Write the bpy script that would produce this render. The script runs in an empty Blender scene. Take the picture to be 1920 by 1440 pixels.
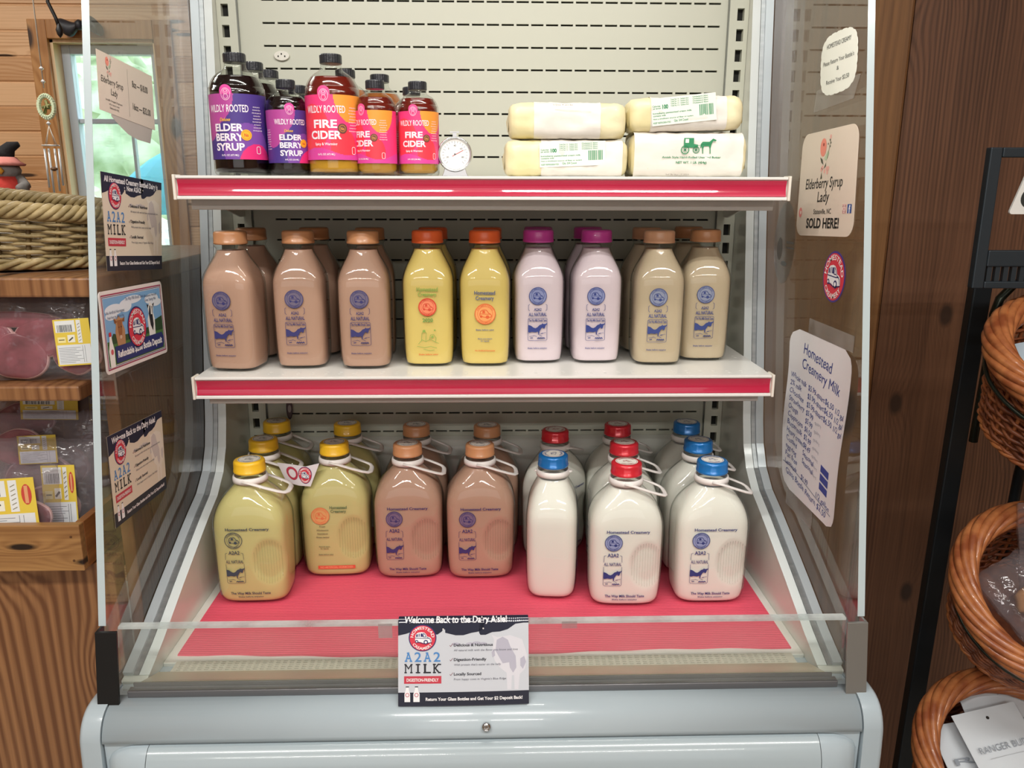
import bpy, math, random
from mathutils import Vector, Matrix, noise
from mathutils.geometry import tessellate_polygon

random.seed(7)
C = bpy.context.scene.collection
S = bpy.context.scene
PI = math.pi
EYE = 1.45

# ------------------------------------------------------------------ camera
def make_camera():
    pitch, yaw, roll = (math.radians(a) for a in (13.8172, 1.6575, 0.1432))
    r = Vector((math.cos(yaw), -math.sin(yaw), 0))
    fw = Vector((math.sin(yaw)*math.cos(pitch), math.cos(yaw)*math.cos(pitch), -math.sin(pitch)))
    up = r.cross(fw)
    r2 = r*math.cos(roll) + up*math.sin(roll)
    u2 = -r*math.sin(roll) + up*math.cos(roll)
    cam = bpy.data.cameras.new('camera')
    cam.sensor_width = 36
    cam.lens = 1486.93/1920*36
    cam.clip_start = .02
    o = bpy.data.objects.new('camera', cam)
    M = Matrix((r2, u2, -fw)).transposed().to_4x4()
    M.translation = Vector((.0055, 0, EYE))
    o.matrix_world = M
    C.objects.link(o)
    S.camera = o
make_camera()

# ------------------------------------------------------------------ view, world, lights
S.view_settings.view_transform = 'Standard'
S.view_settings.look = 'None'
S.view_settings.gamma = 1
S.view_settings.exposure = 0.0
S.cycles.use_denoising = True
S.cycles.max_bounces = 10
S.cycles.diffuse_bounces = 4
S.cycles.glossy_bounces = 4
S.cycles.transparent_max_bounces = 24
S.cycles.transmission_bounces = 6
S.cycles.sample_clamp_indirect = 6
S.cycles.caustics_reflective = False
S.cycles.caustics_refractive = False

W = bpy.data.worlds.new('sky')
S.world = W
W.use_nodes = True
W.node_tree.nodes['Background'].inputs[0].default_value = (.75, .88, 1.0, 1)
W.node_tree.nodes['Background'].inputs[1].default_value = 3.6

def area(name, loc, size, power, color=(1, .97, .92), rot=(0, 0, 0)):
    l = bpy.data.lights.new(name, 'AREA')
    l.shape = 'RECTANGLE'
    l.size, l.size_y = size
    l.energy = power
    l.color = color
    o = bpy.data.objects.new(name, l)
    o.location = loc
    o.rotation_euler = rot
    C.objects.link(o)
    return o
# fluorescent ceiling tubes of the shop, in pairs, in rows along the case
for x, ln in ((-1.0, 1.5), (.85, 1.5)):
    for y, pw in ((-.55, 19), (-2.9, 23)):
        for dy in (-.07, .07):
            area('ceiling_tube_lamp', (x, y+dy, 2.86), (ln, .045), pw)
for dy in (-.07, .07):
    area('back_room_tube_lamp', (-2.1, 2.2+dy, 2.86), (1.4, .045), 17)
# the strip lamp in the hood of the case
area('case_hood_lamp', (0, .98, 2.0), (.95, .035), 3.9, (1, .97, .91), (math.radians(22), 0, 0))
# broad bluish fill added behind the camera to brighten the fronts
area('frontal_fill_light', (-.3, -4.0, 1.65), (4.2, 1.5), 20, (.86, .94, 1), (math.radians(90), 0, 0))
sun = bpy.data.lights.new('sun', 'SUN')
sun.energy = 6.0
sun.angle = .01
so = bpy.data.objects.new('sun', sun)
so.rotation_euler = (math.radians(-38), math.radians(12), 0)
C.objects.link(so)

# ------------------------------------------------------------------ materials
def lin(c):
    if isinstance(c, str):
        c = tuple(int(c[i:i+2], 16)/255 for i in (0, 2, 4))
    return tuple(((x/12.92) if x <= .04045 else ((x+.055)/1.055)**2.4) for x in c) + (1,)

MATS = {}
def mat(name, col, rough=.5, metal=0, coat=0, spec=.5, emit=None, sss=0, bump=None):
    if name in MATS:
        return MATS[name]
    m = bpy.data.materials.new(name)
    m.use_nodes = True
    nt = m.node_tree
    b = nt.nodes['Principled BSDF']
    b.inputs['Base Color'].default_value = lin(col)
    b.inputs['Roughness'].default_value = rough
    b.inputs['Metallic'].default_value = metal
    b.inputs['Coat Weight'].default_value = coat
    b.inputs['Coat Roughness'].default_value = .05
    b.inputs['Specular IOR Level'].default_value = spec
    if emit:
        b.inputs['Emission Color'].default_value = lin(col)
        b.inputs['Emission Strength'].default_value = emit
    if bump:
        n = nt.nodes.new('ShaderNodeTexNoise')
        n.inputs['Scale'].default_value = bump[0]
        n.inputs['Detail'].default_value = 3
        tc = nt.nodes.new('ShaderNodeTexCoord')
        nt.links.new(tc.outputs['Object'], n.inputs['Vector'])
        bu = nt.nodes.new('ShaderNodeBump')
        bu.inputs['Strength'].default_value = bump[1]
        bu.inputs['Distance'].default_value = bump[2]
        nt.links.new(n.outputs['Fac'], bu.inputs['Height'])
        nt.links.new(bu.outputs['Normal'], b.inputs['Normal'])
    MATS[name] = m
    return m

def ink(col, rough=.55):
    return mat('ink_' + col + ('' if rough == .55 else '_%d' % int(rough*100)), col, rough)

def two_tone(name, c1, c2, scale=8, rough=.5, stretch=(1, 1, 1), detail=4, lo=.35, hi=.65, bump=0, coat=0, metal=0):
    """noise mottled between two colours"""
    if name in MATS:
        return MATS[name]
    m = bpy.data.materials.new(name)
    m.use_nodes = True
    nt = m.node_tree
    L = nt.links.new
    b = nt.nodes['Principled BSDF']
    tc = nt.nodes.new('ShaderNodeTexCoord')
    mp = nt.nodes.new('ShaderNodeMapping')
    mp.inputs['Scale'].default_value = stretch
    n = nt.nodes.new('ShaderNodeTexNoise')
    n.inputs['Scale'].default_value = scale
    n.inputs['Detail'].default_value = detail
    r = nt.nodes.new('ShaderNodeValToRGB')
    r.color_ramp.elements[0].position = lo
    r.color_ramp.elements[1].position = hi
    r.color_ramp.elements[0].color = lin(c1)
    r.color_ramp.elements[1].color = lin(c2)
    L(tc.outputs['Object'], mp.inputs['Vector'])
    L(mp.outputs['Vector'], n.inputs['Vector'])
    L(n.outputs['Fac'], r.inputs['Fac'])
    L(r.outputs['Color'], b.inputs['Base Color'])
    b.inputs['Roughness'].default_value = rough
    b.inputs['Coat Weight'].default_value = coat
    b.inputs['Metallic'].default_value = metal
    if bump:
        bu = nt.nodes.new('ShaderNodeBump')
        bu.inputs['Strength'].default_value = bump
        bu.inputs['Distance'].default_value = .002
        L(n.outputs['Fac'], bu.inputs['Height'])
        L(bu.outputs['Normal'], b.inputs['Normal'])
    MATS[name] = m
    return m

def wood(name, light, dark, knot, grain='x', cross='z', rings=26, rough=.45, knot_scale=(3.2, 1.5), plank=None, coat=.15, off=0.0, streak=.5):
    """board wood: grain bands across the grain, bent around knots; plank = pitch across the grain"""
    if name in MATS:
        return MATS[name]
    m = bpy.data.materials.new(name)
    m.use_nodes = True
    nt = m.node_tree
    L = nt.links.new
    N = nt.nodes.new
    b = nt.nodes['Principled BSDF']
    tc = N('ShaderNodeTexCoord')
    sp = N('ShaderNodeSeparateXYZ')
    L(tc.outputs['Object'], sp.inputs[0])
    ax = {'x': 0, 'y': 1, 'z': 2}
    def math_(op, a, bb=None, c=None):
        n = N('ShaderNodeMath')
        n.operation = op
        for i, v in enumerate((a, bb, c)):
            if v is None: continue
            if isinstance(v, (int, float)): n.inputs[i].default_value = v
            else: L(v, n.inputs[i])
        return n.outputs[0]
    cr = math_('ADD', sp.outputs[ax[cross]], off)
    gr = sp.outputs[ax[grain]]
    other = [k for k in 'xyz' if k not in (grain, cross)][0]
    ot = sp.outputs[ax[other]]
    rnd = 0.0
    if plank:
        fl = math_('FLOOR', math_('DIVIDE', cr, plank))
        wn = N('ShaderNodeTexWhiteNoise')
        wn.noise_dimensions = '1D'
        L(fl, wn.inputs['W'])
        rnd = wn.outputs['Value']
    rs = math_('MULTIPLY', rnd, 37.0)
    def vec(sc, sg):
        c = N('ShaderNodeCombineXYZ')
        L(math_('MULTIPLY', cr, sc), c.inputs[0])
        L(math_('ADD', math_('MULTIPLY', gr, sg), rs), c.inputs[1])
        L(math_('ADD', math_('MULTIPLY', ot, sc), rs), c.inputs[2])
        return c.outputs[0]
    n1 = N('ShaderNodeTexNoise')
    n1.inputs['Scale'].default_value = 1
    n1.inputs['Detail'].default_value = 2
    L(vec(5, .7), n1.inputs['Vector'])
    vo = N('ShaderNodeTexVoronoi')
    vo.voronoi_dimensions = '2D'
    vo.inputs['Scale'].default_value = 1
    L(vec(*knot_scale), vo.inputs['Vector'])
    d = vo.outputs['Distance']
    k = math_('POWER', math_('MAXIMUM', math_('SUBTRACT', 1.0, math_('MULTIPLY', d, 2.4)), 0.0), 2.0)
    ph = math_('ADD', math_('MULTIPLY', cr, rings*6.28), math_('ADD', math_('MULTIPLY', n1.outputs['Fac'], 34.0), math_('MULTIPLY', k, 26.0)))
    band = math_('POWER', math_('ADD', math_('MULTIPLY', math_('SINE', ph), .5), .5), 1.4)
    def nz(v, det=3):
        n = N('ShaderNodeTexNoise')
        n.inputs['Scale'].default_value = 1
        n.inputs['Detail'].default_value = det
        L(v, n.inputs['Vector'])
        return n.outputs['Fac']
    amp = math_('MULTIPLY', math_('MAXIMUM', math_('SUBTRACT', nz(vec(4, .9), 1), .32), 0.0), streak*2.2)
    f = math_('ADD', math_('MULTIPLY', band, amp), math_('MULTIPLY', nz(vec(240, 4)), .42))
    f = math_('ADD', f, math_('MULTIPLY', nz(vec(60, .9)), .44))
    f = math_('ADD', f, math_('MULTIPLY', math_('SUBTRACT', nz(vec(7, .5), 2), .5), .5))
    f = math_('ADD', f, math_('MULTIPLY', math_('SUBTRACT', rnd, .5), .5)) if plank else f
    r = N('ShaderNodeValToRGB')
    r.color_ramp.elements[0].position = .27
    r.color_ramp.elements[1].position = .80
    r.color_ramp.elements[0].color = lin(light)
    r.color_ramp.elements[1].color = lin(dark)
    L(f, r.inputs['Fac'])
    mx = N('ShaderNodeMix')
    mx.data_type = 'RGBA'
    kr = N('ShaderNodeMapRange')
    kr.inputs['From Min'].default_value = .62
    kr.inputs['From Max'].default_value = .78
    L(k, kr.inputs['Value'])
    L(kr.outputs[0], mx.inputs['Factor'])
    L(r.outputs['Color'], mx.inputs['A'])
    mx.inputs['B'].default_value = lin(knot)
    L(mx.outputs['Result'], b.inputs['Base Color'])
    b.inputs['Roughness'].default_value = rough
    b.inputs['Coat Weight'].default_value = coat
    b.inputs['Coat Roughness'].default_value = .3
    bu = N('ShaderNodeBump')
    bu.inputs['Strength'].default_value = .25
    bu.inputs['Distance'].default_value = .001
    L(f, bu.inputs['Height'])
    L(bu.outputs['Normal'], b.inputs['Normal'])
    MATS[name] = m
    return m

def clear(name, tint='ffffff', ior=1.5, rough=.02, haze=0.0, haze_col='d8dcdc', haze_scale=4, haze_stretch=(1, 1, 1), wob=0):
    """thin clear sheet: transparent, mirror by Fresnel, with a film of dust or milkiness"""
    if name in MATS:
        return MATS[name]
    m = bpy.data.materials.new(name)
    m.use_nodes = True
    nt = m.node_tree
    L = nt.links.new
    N = nt.nodes.new
    nt.nodes.remove(nt.nodes['Principled BSDF'])
    out = nt.nodes['Material Output']
    tr = N('ShaderNodeBsdfTransparent')
    tr.inputs[0].default_value = lin(tint)
    gl = N('ShaderNodeBsdfGlossy')
    gl.inputs['Roughness'].default_value = rough
    fr = N('ShaderNodeFresnel')
    ge = N('ShaderNodeNewGeometry')
    io = N('ShaderNodeMapRange')          # same index from either side of the sheet
    io.inputs['To Min'].default_value = ior
    io.inputs['To Max'].default_value = 1/ior
    L(ge.outputs['Backfacing'], io.inputs['Value'])
    L(io.outputs[0], fr.inputs['IOR'])
    m1 = N('ShaderNodeMixShader')
    L(fr.outputs[0], m1.inputs[0])
    L(tr.outputs[0], m1.inputs[1])
    L(gl.outputs[0], m1.inputs[2])
    last = m1.outputs[0]
    tc = N('ShaderNodeTexCoord')
    mp = N('ShaderNodeMapping')
    mp.inputs['Scale'].default_value = haze_stretch
    L(tc.outputs['Object'], mp.inputs[0])
    if wob:
        nb = N('ShaderNodeTexNoise')
        nb.inputs['Scale'].default_value = wob
        nb.inputs['Detail'].default_value = 2
        L(tc.outputs['Object'], nb.inputs['Vector'])
        bu = N('ShaderNodeBump')
        bu.inputs['Strength'].default_value = .7
        bu.inputs['Distance'].default_value = .006
        L(nb.outputs['Fac'], bu.inputs['Height'])
        L(bu.outputs['Normal'], gl.inputs['Normal'])
        L(bu.outputs['Normal'], fr.inputs['Normal'])
    if haze:
        df = N('ShaderNodeBsdfDiffuse')
        df.inputs[0].default_value = lin(haze_col)
        n = N('ShaderNodeTexNoise')
        n.inputs['Scale'].default_value = haze_scale
        n.inputs['Detail'].default_value = 4
        L(mp.outputs[0], n.inputs['Vector'])
        r = N('ShaderNodeMapRange')
        r.inputs['From Min'].default_value = .3
        r.inputs['From Max'].default_value = .75
        r.inputs['To Min'].default_value = haze*.5
        r.inputs['To Max'].default_value = haze*1.5
        L(n.outputs['Fac'], r.inputs['Value'])
        m2 = N('ShaderNodeMixShader')
        L(r.outputs[0], m2.inputs[0])
        L(last, m2.inputs[1])
        L(df.outputs[0], m2.inputs[2])
        last = m2.outputs[0]
    L(last, out.inputs['Surface'])
    MATS[name] = m
    return m

# ------------------------------------------------------------------ mesh tools
class MB:
    def __init__(s):
        s.v, s.f, s.m, s.s = [], [], [], []
    def add(s, vs, fs, m=0, smooth=False):
        k = len(s.v)
        s.v += [tuple(v) for v in vs]
        for f in fs:
            s.f.append(tuple(i+k for i in f)); s.m.append(m); s.s.append(smooth)
        return s
    def box(s, x0, x1, y0, y1, z0, z1, m=0):
        v = [(x, y, z) for z in (z0, z1) for y in (y0, y1) for x in (x0, x1)]
        return s.add(v, [(0, 2, 3, 1), (4, 5, 7, 6), (0, 1, 5, 4), (2, 6, 7, 3), (0, 4, 6, 2), (1, 3, 7, 5)], m)
    def tube(s, path, r, seg=6, closed=False, m=0, flat=None, cap=True):
        P = [Vector(p) for p in path]
        n = len(P)
        vs, fs = [], []
        prev = None
        for i in range(n):
            a = P[(i-1) % n] if (closed or i > 0) else P[i]
            b = P[(i+1) % n] if (closed or i < n-1) else P[i]
            t = (b-a).normalized()
            if prev is None:
                ref = Vector((0, 0, 1)) if abs(t.z) < .9 else Vector((1, 0, 0))
                u = (ref - t*ref.dot(t)).normalized()
            else:
                u = (prev - t*prev.dot(t))
                u = u.normalized() if u.length > 1e-6 else prev
            prev = u
            w = t.cross(u)
            rr = r[i] if isinstance(r, (list, tuple)) else r
            for j in range(seg):
                an = 2*PI*j/seg
                cu, cw = math.cos(an)*rr, math.sin(an)*rr
                if flat: cu, cw = cu*flat[0], cw*flat[1]
                vs.append(P[i] + u*cu + w*cw)
        for i in range(n if closed else n-1):
            for j in range(seg):
                fs.append((i*seg+j, i*seg+(j+1) % seg, ((i+1) % n)*seg+(j+1) % seg, ((i+1) % n)*seg+j))
        if not closed and cap:
            fs.append(tuple(range(seg))[::-1])
            fs.append(tuple((n-1)*seg+j for j in range(seg)))
        return s.add(vs, fs, m, True)
    def rings(s, R, m=0, smooth=True, bot=True, top=True, loop=True):
        """loft a list of equally long point rings"""
        n = len(R[0])
        vs = [p for r in R for p in r]
        fs = []
        for i in range(len(R)-1):
            for j in range(n if loop else n-1):
                fs.append((i*n+j, i*n+(j+1) % n, (i+1)*n+(j+1) % n, (i+1)*n+j))
        k = len(s.v)
        s.add(vs, fs, m, smooth)
        if bot: s.f.append(tuple(k+j for j in range(n))[::-1]); s.m.append(m); s.s.append(False)
        if top: s.f.append(tuple(k+(len(R)-1)*n+j for j in range(n))); s.m.append(m); s.s.append(False)
        return s
    def lathe(s, prof, seg=32, cx=0, cy=0, m=0, bot=True, top=True, smooth=True):
        return s.rings([[(cx+r*math.cos(2*PI*j/seg), cy+r*math.sin(2*PI*j/seg), z) for j in range(seg)] for r, z in prof], m, smooth, bot, top)
    def prism(s, poly, axis, a, b, m=0):
        """polygon extruded along axis from a to b; poly in the other two axes in order"""
        def P(p, t):
            return {'x': (t, p[0], p[1]), 'y': (p[0], t, p[1]), 'z': (p[0], p[1], t)}[axis]
        n = len(poly)
        vs = [P(p, a) for p in poly] + [P(p, b) for p in poly]
        fs = [(i, (i+1) % n, n+(i+1) % n, n+i) for i in range(n)]
        tri = tessellate_polygon([[Vector((p[0], p[1], 0)) for p in poly]])
        fs += [tuple(t) for t in tri] + [tuple(n+i for i in t)[::-1] for t in tri]
        return s.add(vs, fs, m)
    def poly(s, pts, m=0):
        tri = tessellate_polygon([[Vector((p[0], p[1], 0)) for p in pts]])
        return tri
    def build(s, name, mats, parent=None, bevel=0, recalc=True, loc=None, bseg=2):
        me = bpy.data.meshes.new(name)
        me.from_pydata(s.v, [], s.f)
        for x in (mats if isinstance(mats, (list, tuple)) else [mats]):
            me.materials.append(x)
        me.polygons.foreach_set('material_index', s.m)
        me.polygons.foreach_set('use_smooth', s.s)
        me.update()
        if recalc:
            import bmesh
            bm = bmesh.new()
            bm.from_mesh(me)
            bmesh.ops.recalc_face_normals(bm, faces=bm.faces)
            bm.to_mesh(me)
            bm.free()
        o = bpy.data.objects.new(name, me)
        C.objects.link(o)
        if parent: o.parent = parent
        if loc: o.location = loc
        if bevel:
            b = o.modifiers.new('bevel', 'BEVEL')
            b.width = bevel
            b.segments = bseg
            b.limit_method = 'ANGLE'
            b.harden_normals = False
        return o

def tag(o, label=None, cat=None, group=None, kind=None):
    if label: o['label'] = label
    if cat: o['category'] = cat
    if group: o['group'] = group
    if kind: o['kind'] = kind
    return o
def empty(name, loc=(0, 0, 0), rz=0, label=None, cat=None, group=None):
    o = bpy.data.objects.new(name, None)
    o.empty_display_size = .02
    o.location = loc
    o.rotation_euler = (0, 0, rz)
    C.objects.link(o)
    return tag(o, label, cat, group)
def copy_tree(o, parent=None):
    c = o.copy()
    C.objects.link(c)
    if parent: c.parent = parent
    for ch in list(o.children):
        copy_tree(ch, c)
    return c

# lettering: glyph outlines of the built-in font turned into flat triangles
GL = {}
def glyphs(txt, bold=0.0):
    k = (txt, bold)
    if k in GL: return GL[k]
    cu = bpy.data.curves.new('lettering', 'FONT')
    cu.body = txt
    cu.size = 1
    cu.offset = bold
    cu.resolution_u = 3
    o = bpy.data.objects.new('lettering', cu)
    C.objects.link(o)
    dg = bpy.context.evaluated_depsgraph_get()
    me = o.evaluated_get(dg).to_mesh()
    vs = [(v.co.x, v.co.y) for v in me.vertices]
    fs = [tuple(p.vertices) for p in me.polygons]
    o.evaluated_get(dg).to_mesh_clear()
    bpy.data.objects.remove(o)
    bpy.data.curves.remove(cu)
    GL[k] = (vs, fs)
    return GL[k]
CAPH = max(y for x, y in glyphs('H')[0])

class Print:
    """flat printing in 2-D, grouped in named pieces, laid onto a surface by a mapping (x, y, lift) -> point"""
    def __init__(s):
        s.parts = {}
        s.mats = {}
        s.cur = 'printed_lettering'
    def use(s, n):
        s.cur = n
        return s
    def _add(s, vs, fs, m, layer):
        P = s.parts.setdefault(s.cur, ([], [], [], []))
        ML = s.mats.setdefault(s.cur, [])
        if m not in ML: ML.append(m)
        k = len(P[0])
        P[0].extend((x, y, layer) for x, y in vs)
        for f in fs:
            P[1].append(tuple(i+k for i in f)); P[2].append(ML.index(m))
    def poly(s, pts, col, layer=1, rough=.55):
        m = ink(col, rough) if isinstance(col, str) else col
        tri = tessellate_polygon([[Vector((p[0], p[1], 0)) for p in pts]])
        s._add(pts, [tuple(t) for t in tri], m, layer)
        return s
    def rect(s, x0, y0, x1, y1, col, layer=1, nx=1):
        m = ink(col) if isinstance(col, str) else col
        vs, fs = [], []
        for i in range(nx+1):
            x = x0+(x1-x0)*i/nx
            vs += [(x, y0), (x, y1)]
        for i in range(nx): fs.append((2*i, 2*i+2, 2*i+3, 2*i+1))
        s._add(vs, fs, m, layer)
        return s
    def disc(s, cx, cy, rx, col, layer=1, ry=None, n=40):
        ry = ry or rx
        return s.poly([(cx+rx*math.cos(2*PI*i/n), cy+ry*math.sin(2*PI*i/n)) for i in range(n)], col, layer)
    def ring(s, cx, cy, r0, r1, col, layer=1, n=48, yx=1):
        m = ink(col)
        vs, fs = [], []
        for i in range(n):
            a = 2*PI*i/n
            vs += [(cx+r0*math.cos(a), cy+yx*r0*math.sin(a)), (cx+r1*math.cos(a), cy+yx*r1*math.sin(a))]
        for i in range(n):
            j = (i+1) % n
            fs.append((2*i, 2*i+1, 2*j+1, 2*j))
        s._add(vs, fs, m, layer)
        return s
    def line(s, pts, w, col, layer=1, closed=False):
        m = ink(col)
        P = [Vector(p) for p in pts]
        n = len(P)
        for i in range(n if closed else n-1):
            a, b = P[i], P[(i+1) % n]
            d = b-a
            if d.length < 1e-9: continue
            q = Vector((-d.y, d.x)).normalized()*w/2
            e = d.normalized()*w*.3
            s._add([tuple(a-q-e), tuple(b-q+e), tuple(b+q+e), tuple(a+q-e)], [(0, 1, 2, 3)], m, layer)
        return s
    def frame(s, x0, y0, x1, y1, w, col, layer=1, r=0):
        pts = []
        for cx, cy, a0 in ((x1-r, y1-r, 0), (x0+r, y1-r, 90), (x0+r, y0+r, 180), (x1-r, y0+r, 270)):
            for k in range(5 if r else 1):
                a = math.radians(a0+22.5*k)
                pts.append((cx+r*math.cos(a), cy+r*math.sin(a)))
        return s.line(pts, w, col, layer, True)
    def text(s, txt, x, y, h, col, w=None, layer=2, bold=0.0, align='c', shear=0.0, rot=0.0, arc=None, jit=0):
        """cap height h, anchored at x (align), baseline y; w = wanted width"""
        vs, fs = glyphs(txt, bold)
        if not vs: return s
        x0 = min(v[0] for v in vs); x1 = max(v[0] for v in vs)
        sy = h/CAPH
        sx = (w/(x1-x0)) if w else sy
        ww = (x1-x0)*sx
        ox = {'c': -ww/2, 'l': 0, 'r': -ww}[align]
        out = []
        for vx, vy in vs:
            a, b = (vx-x0)*sx+ox + vy*sy*shear, vy*sy
            if jit: b += jit*math.sin((a+x)*260+y*900)
            if arc:
                # arc = (radius, centre angle, +1 letters outward on top / -1 readable along the bottom)
                R, ca, dr = arc
                if dr > 0:
                    an = ca - a/R; rr = R+b
                else:
                    an = ca + a/R; rr = R-b
                a, b = rr*math.cos(an), rr*math.sin(an)
            if rot:
                a, b = a*math.cos(rot)-b*math.sin(rot), a*math.sin(rot)+b*math.cos(rot)
            out.append((x+a, y+b))
        s._add(out, fs, ink(col), layer)
        return s
    def slab(s, txt, x, y, h, w, col, layer=2):
        """slab-serif capitals across a width"""
        n = len(txt)
        cw = w/n
        t = h*.13
        for i, ch in enumerate(txt):
            a = x+i*cw
            g = cw*.86
            s.text(ch, a+g/2, y, h, col, w=g*.84 if ch != 'I' else g*.2, layer=layer, bold=0.0 if ch == 'M' else .01)
            feet = {'A': ((.04, .36), (.64, .96)), 'M': ((0, .3), (.7, 1)), 'I': ((.22, .78),), 'L': ((.0, .4),), 'K': ((0, .38), (.62, 1))}.get(ch, ())
            tops = {'A': ((.3, .6),), 'M': ((0, .24), (.76, 1)), 'I': ((.22, .78),), 'L': ((0, .4),), 'K': ((0, .38), (.62, 1))}.get(ch, ())
            for p, q in feet: s.rect(a+g*p, y, a+g*q, y+t, col, layer+.2)
            for p, q in tops: s.rect(a+g*p, y+h-t, a+g*q, y+h, col, layer+.2)
        return s
    def lay(s, fn, parent, fine=None):
        obs = []
        for n, (vs, fs, ms, _) in s.parts.items():
            if fine:
                vs = list(vs)
                todo = []
                for f, m in zip(fs, ms):
                    for k in range(1, len(f)-1): todo.append(((f[0], f[k], f[k+1]), m))
                fs, ms = [], []
                while todo:
                    (a, b, c), m = todo.pop()
                    e = [(math.dist(vs[p][:2], vs[q][:2]), p, q, r) for p, q, r in ((a, b, c), (b, c, a), (c, a, b))]
                    d, p, q, r = max(e)
                    if d <= fine:
                        fs.append((a, b, c)); ms.append(m)
                    else:
                        vs.append(tuple((i+j)/2 for i, j in zip(vs[p], vs[q])))
                        k = len(vs)-1
                        todo += [((p, k, r), m), ((k, q, r), m)]
            me = bpy.data.meshes.new(n)
            me.from_pydata([fn(*v) for v in vs], [], fs)
            for m in s.mats[n]: me.materials.append(m)
            me.polygons.foreach_set('material_index', ms)
            me.update()
            o = bpy.data.objects.new(n, me)
            C.objects.link(o)
            o.parent = parent
            obs.append(o)
        return obs

def quad_map(tl, tr, br, bl, normal, w, h, lift=.00022):
    tl, tr, br, bl, n = (Vector(p) for p in (tl, tr, br, bl, normal))
    def f(x, y, l):
        u, v = x/w, y/h
        return tuple((bl*(1-u)+br*u)*(1-v) + (tl*(1-u)+tr*u)*v + n*(lift*l))
    return f
def sheet(name, fn, pts, thick, m, parent=None, nx=0):
    """sheet of paper cut to the outline pts, with its thickness"""
    mb = MB()
    n = len(pts)
    front = [fn(x, y, .5) for x, y in pts]
    back = [fn(x, y, .5-thick/.00022) for x, y in pts]
    tri = tessellate_polygon([[Vector((p[0], p[1], 0)) for p in pts]])
    mb.add(front+back, [tuple(t) for t in tri] + [tuple(n+i for i in t)[::-1] for t in tri] + [(i, (i+1) % n, n+(i+1) % n, n+i) for i in range(n)])
    return mb.build(name, m, parent)
def rrect(w, h, r, n=6):
    out = []
    for cx, cy, a0 in ((w-r, h-r, 0), (r, h-r, 90), (r, r, 180), (w-r, r, 270)):
        for k in range(n+1):
            a = math.radians(a0+90*k/n)
            out.append((cx+r*math.cos(a), cy+r*math.sin(a)))
    return out

def truck(p, cx, cy, r, body, lines, layer):
    """the little delivery van of the round emblem"""
    P = lambda pts: [(cx+x*r, cy+y*r) for x, y in pts]
    p.poly(P([(-.66, -.3), (-.66, .1), (-.6, .34), (-.42, .5), (-.1, .56), (.16, .52), (.32, .36), (.42, .14), (.62, .1), (.78, -.02), (.82, -.22), (.82, -.36), (.2, -.5), (-.2, -.36), (-.5, -.34)]), body, layer)
    p.poly(P([(-.34, .42), (-.26, .44), (-.26, .14), (-.34, .14)]), lines, layer+1)
    p.poly(P([(-.56, .34), (-.44, .4), (-.42, .14), (-.57, .12)]), lines, layer+1)
    p.poly(P([(-.16, .44), (.02, .44), (.06, .14), (-.16, .14)]), lines, layer+1)
    p.line(P([(.1, .46), (.24, .34), (.34, .12), (.08, .12), (.1, .46)]), r*.05, lines, layer+1)
    p.line(P([(-.66, .02), (.3, -.02), (.6, .02)]), r*.05, lines, layer+1)
    p.line(P([(.42, .08), (.7, -.08), (.76, -.3)]), r*.05, lines, layer+1)
    p.disc(cx+.3*r, cy-.36*r, .2*r, lines, layer+1, n=20)
    p.disc(cx+.3*r, cy-.36*r, .11*r, body, layer+2, n=16)
    p.disc(cx-.52*r, cy-.3*r, .14*r, lines, layer+1, n=20)
    p.disc(cx-.52*r, cy-.3*r, .07*r, body, layer+2, n=16)
    p.line(P([(-.4, -.36), (.1, -.5), (.8, -.4)]), r*.05, lines, layer+1)

def emblem(p, cx, cy, r, ring='d8384c', edge='2a2a66', inner='d8384c', body='f1f1f4', lines='2c2c68', text='f6f2f2', layer=2):
    p.disc(cx, cy, r, edge, layer)
    p.disc(cx, cy, r*.93, ring, layer+1)
    if inner != ring: p.disc(cx, cy, r*.64, inner, layer+2)
    p.text('HOMESTEAD', cx, cy, r*.2, text, w=r*2.0, layer=layer+3, arc=(r*.67, PI/2, 1), bold=.015)
    p.text('CREAMERY', cx, cy, r*.2, text, w=r*1.75, layer=layer+3, arc=(r*.86, -PI/2, -1), bold=.015)
    truck(p, cx, cy+r*.02, r*.8, body, lines, layer+4)

def mono_emblem(p, cx, cy, r, col, fill=None, layer=1):
    if fill: p.disc(cx, cy, r*.97, fill, layer)
    p.ring(cx, cy, r*.93, r, col, layer+1)
    p.ring(cx, cy, r*.7, r*.735, col, layer+1)
    p.text('HOMESTEAD', cx, cy, r*.15, col, w=r*1.7, layer=layer+1, arc=(r*.76, PI/2, 1), bold=.01)
    p.text('CREAMERY', cx, cy, r*.15, col, w=r*1.5, layer=layer+1, arc=(r*.9, -PI/2, -1), bold=.01)
    P = lambda pts: [(cx+x*r*.72, cy+y*r*.72) for x, y in pts]
    w = r*.07
    p.line(P([(-.7, -.2), (-.68, .1), (-.6, .34), (-.42, .5), (-.1, .56), (.16, .52), (.34, .3), (.46, .1), (.7, .0), (.85, -.2), (.8, -.4), (.5, -.46)]), w, col, layer+1)
    p.line(P([(-.68, .02), (.3, -.02), (.75, -.04)]), w*.7, col, layer+1)
    p.line(P([(-.35, -.36), (.12, -.46)]), w, col, layer+1)
    p.poly(P([(-.36, .44), (-.04, .46), (-.0, .1), (-.36, .1)]), col, layer+1)
    p.disc(cx+.22*r, cy-.29*r, .17*r, col, layer+1, n=18)
    p.disc(cx-.38*r, cy-.24*r, .12*r, col, layer+1, n=18)

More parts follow.
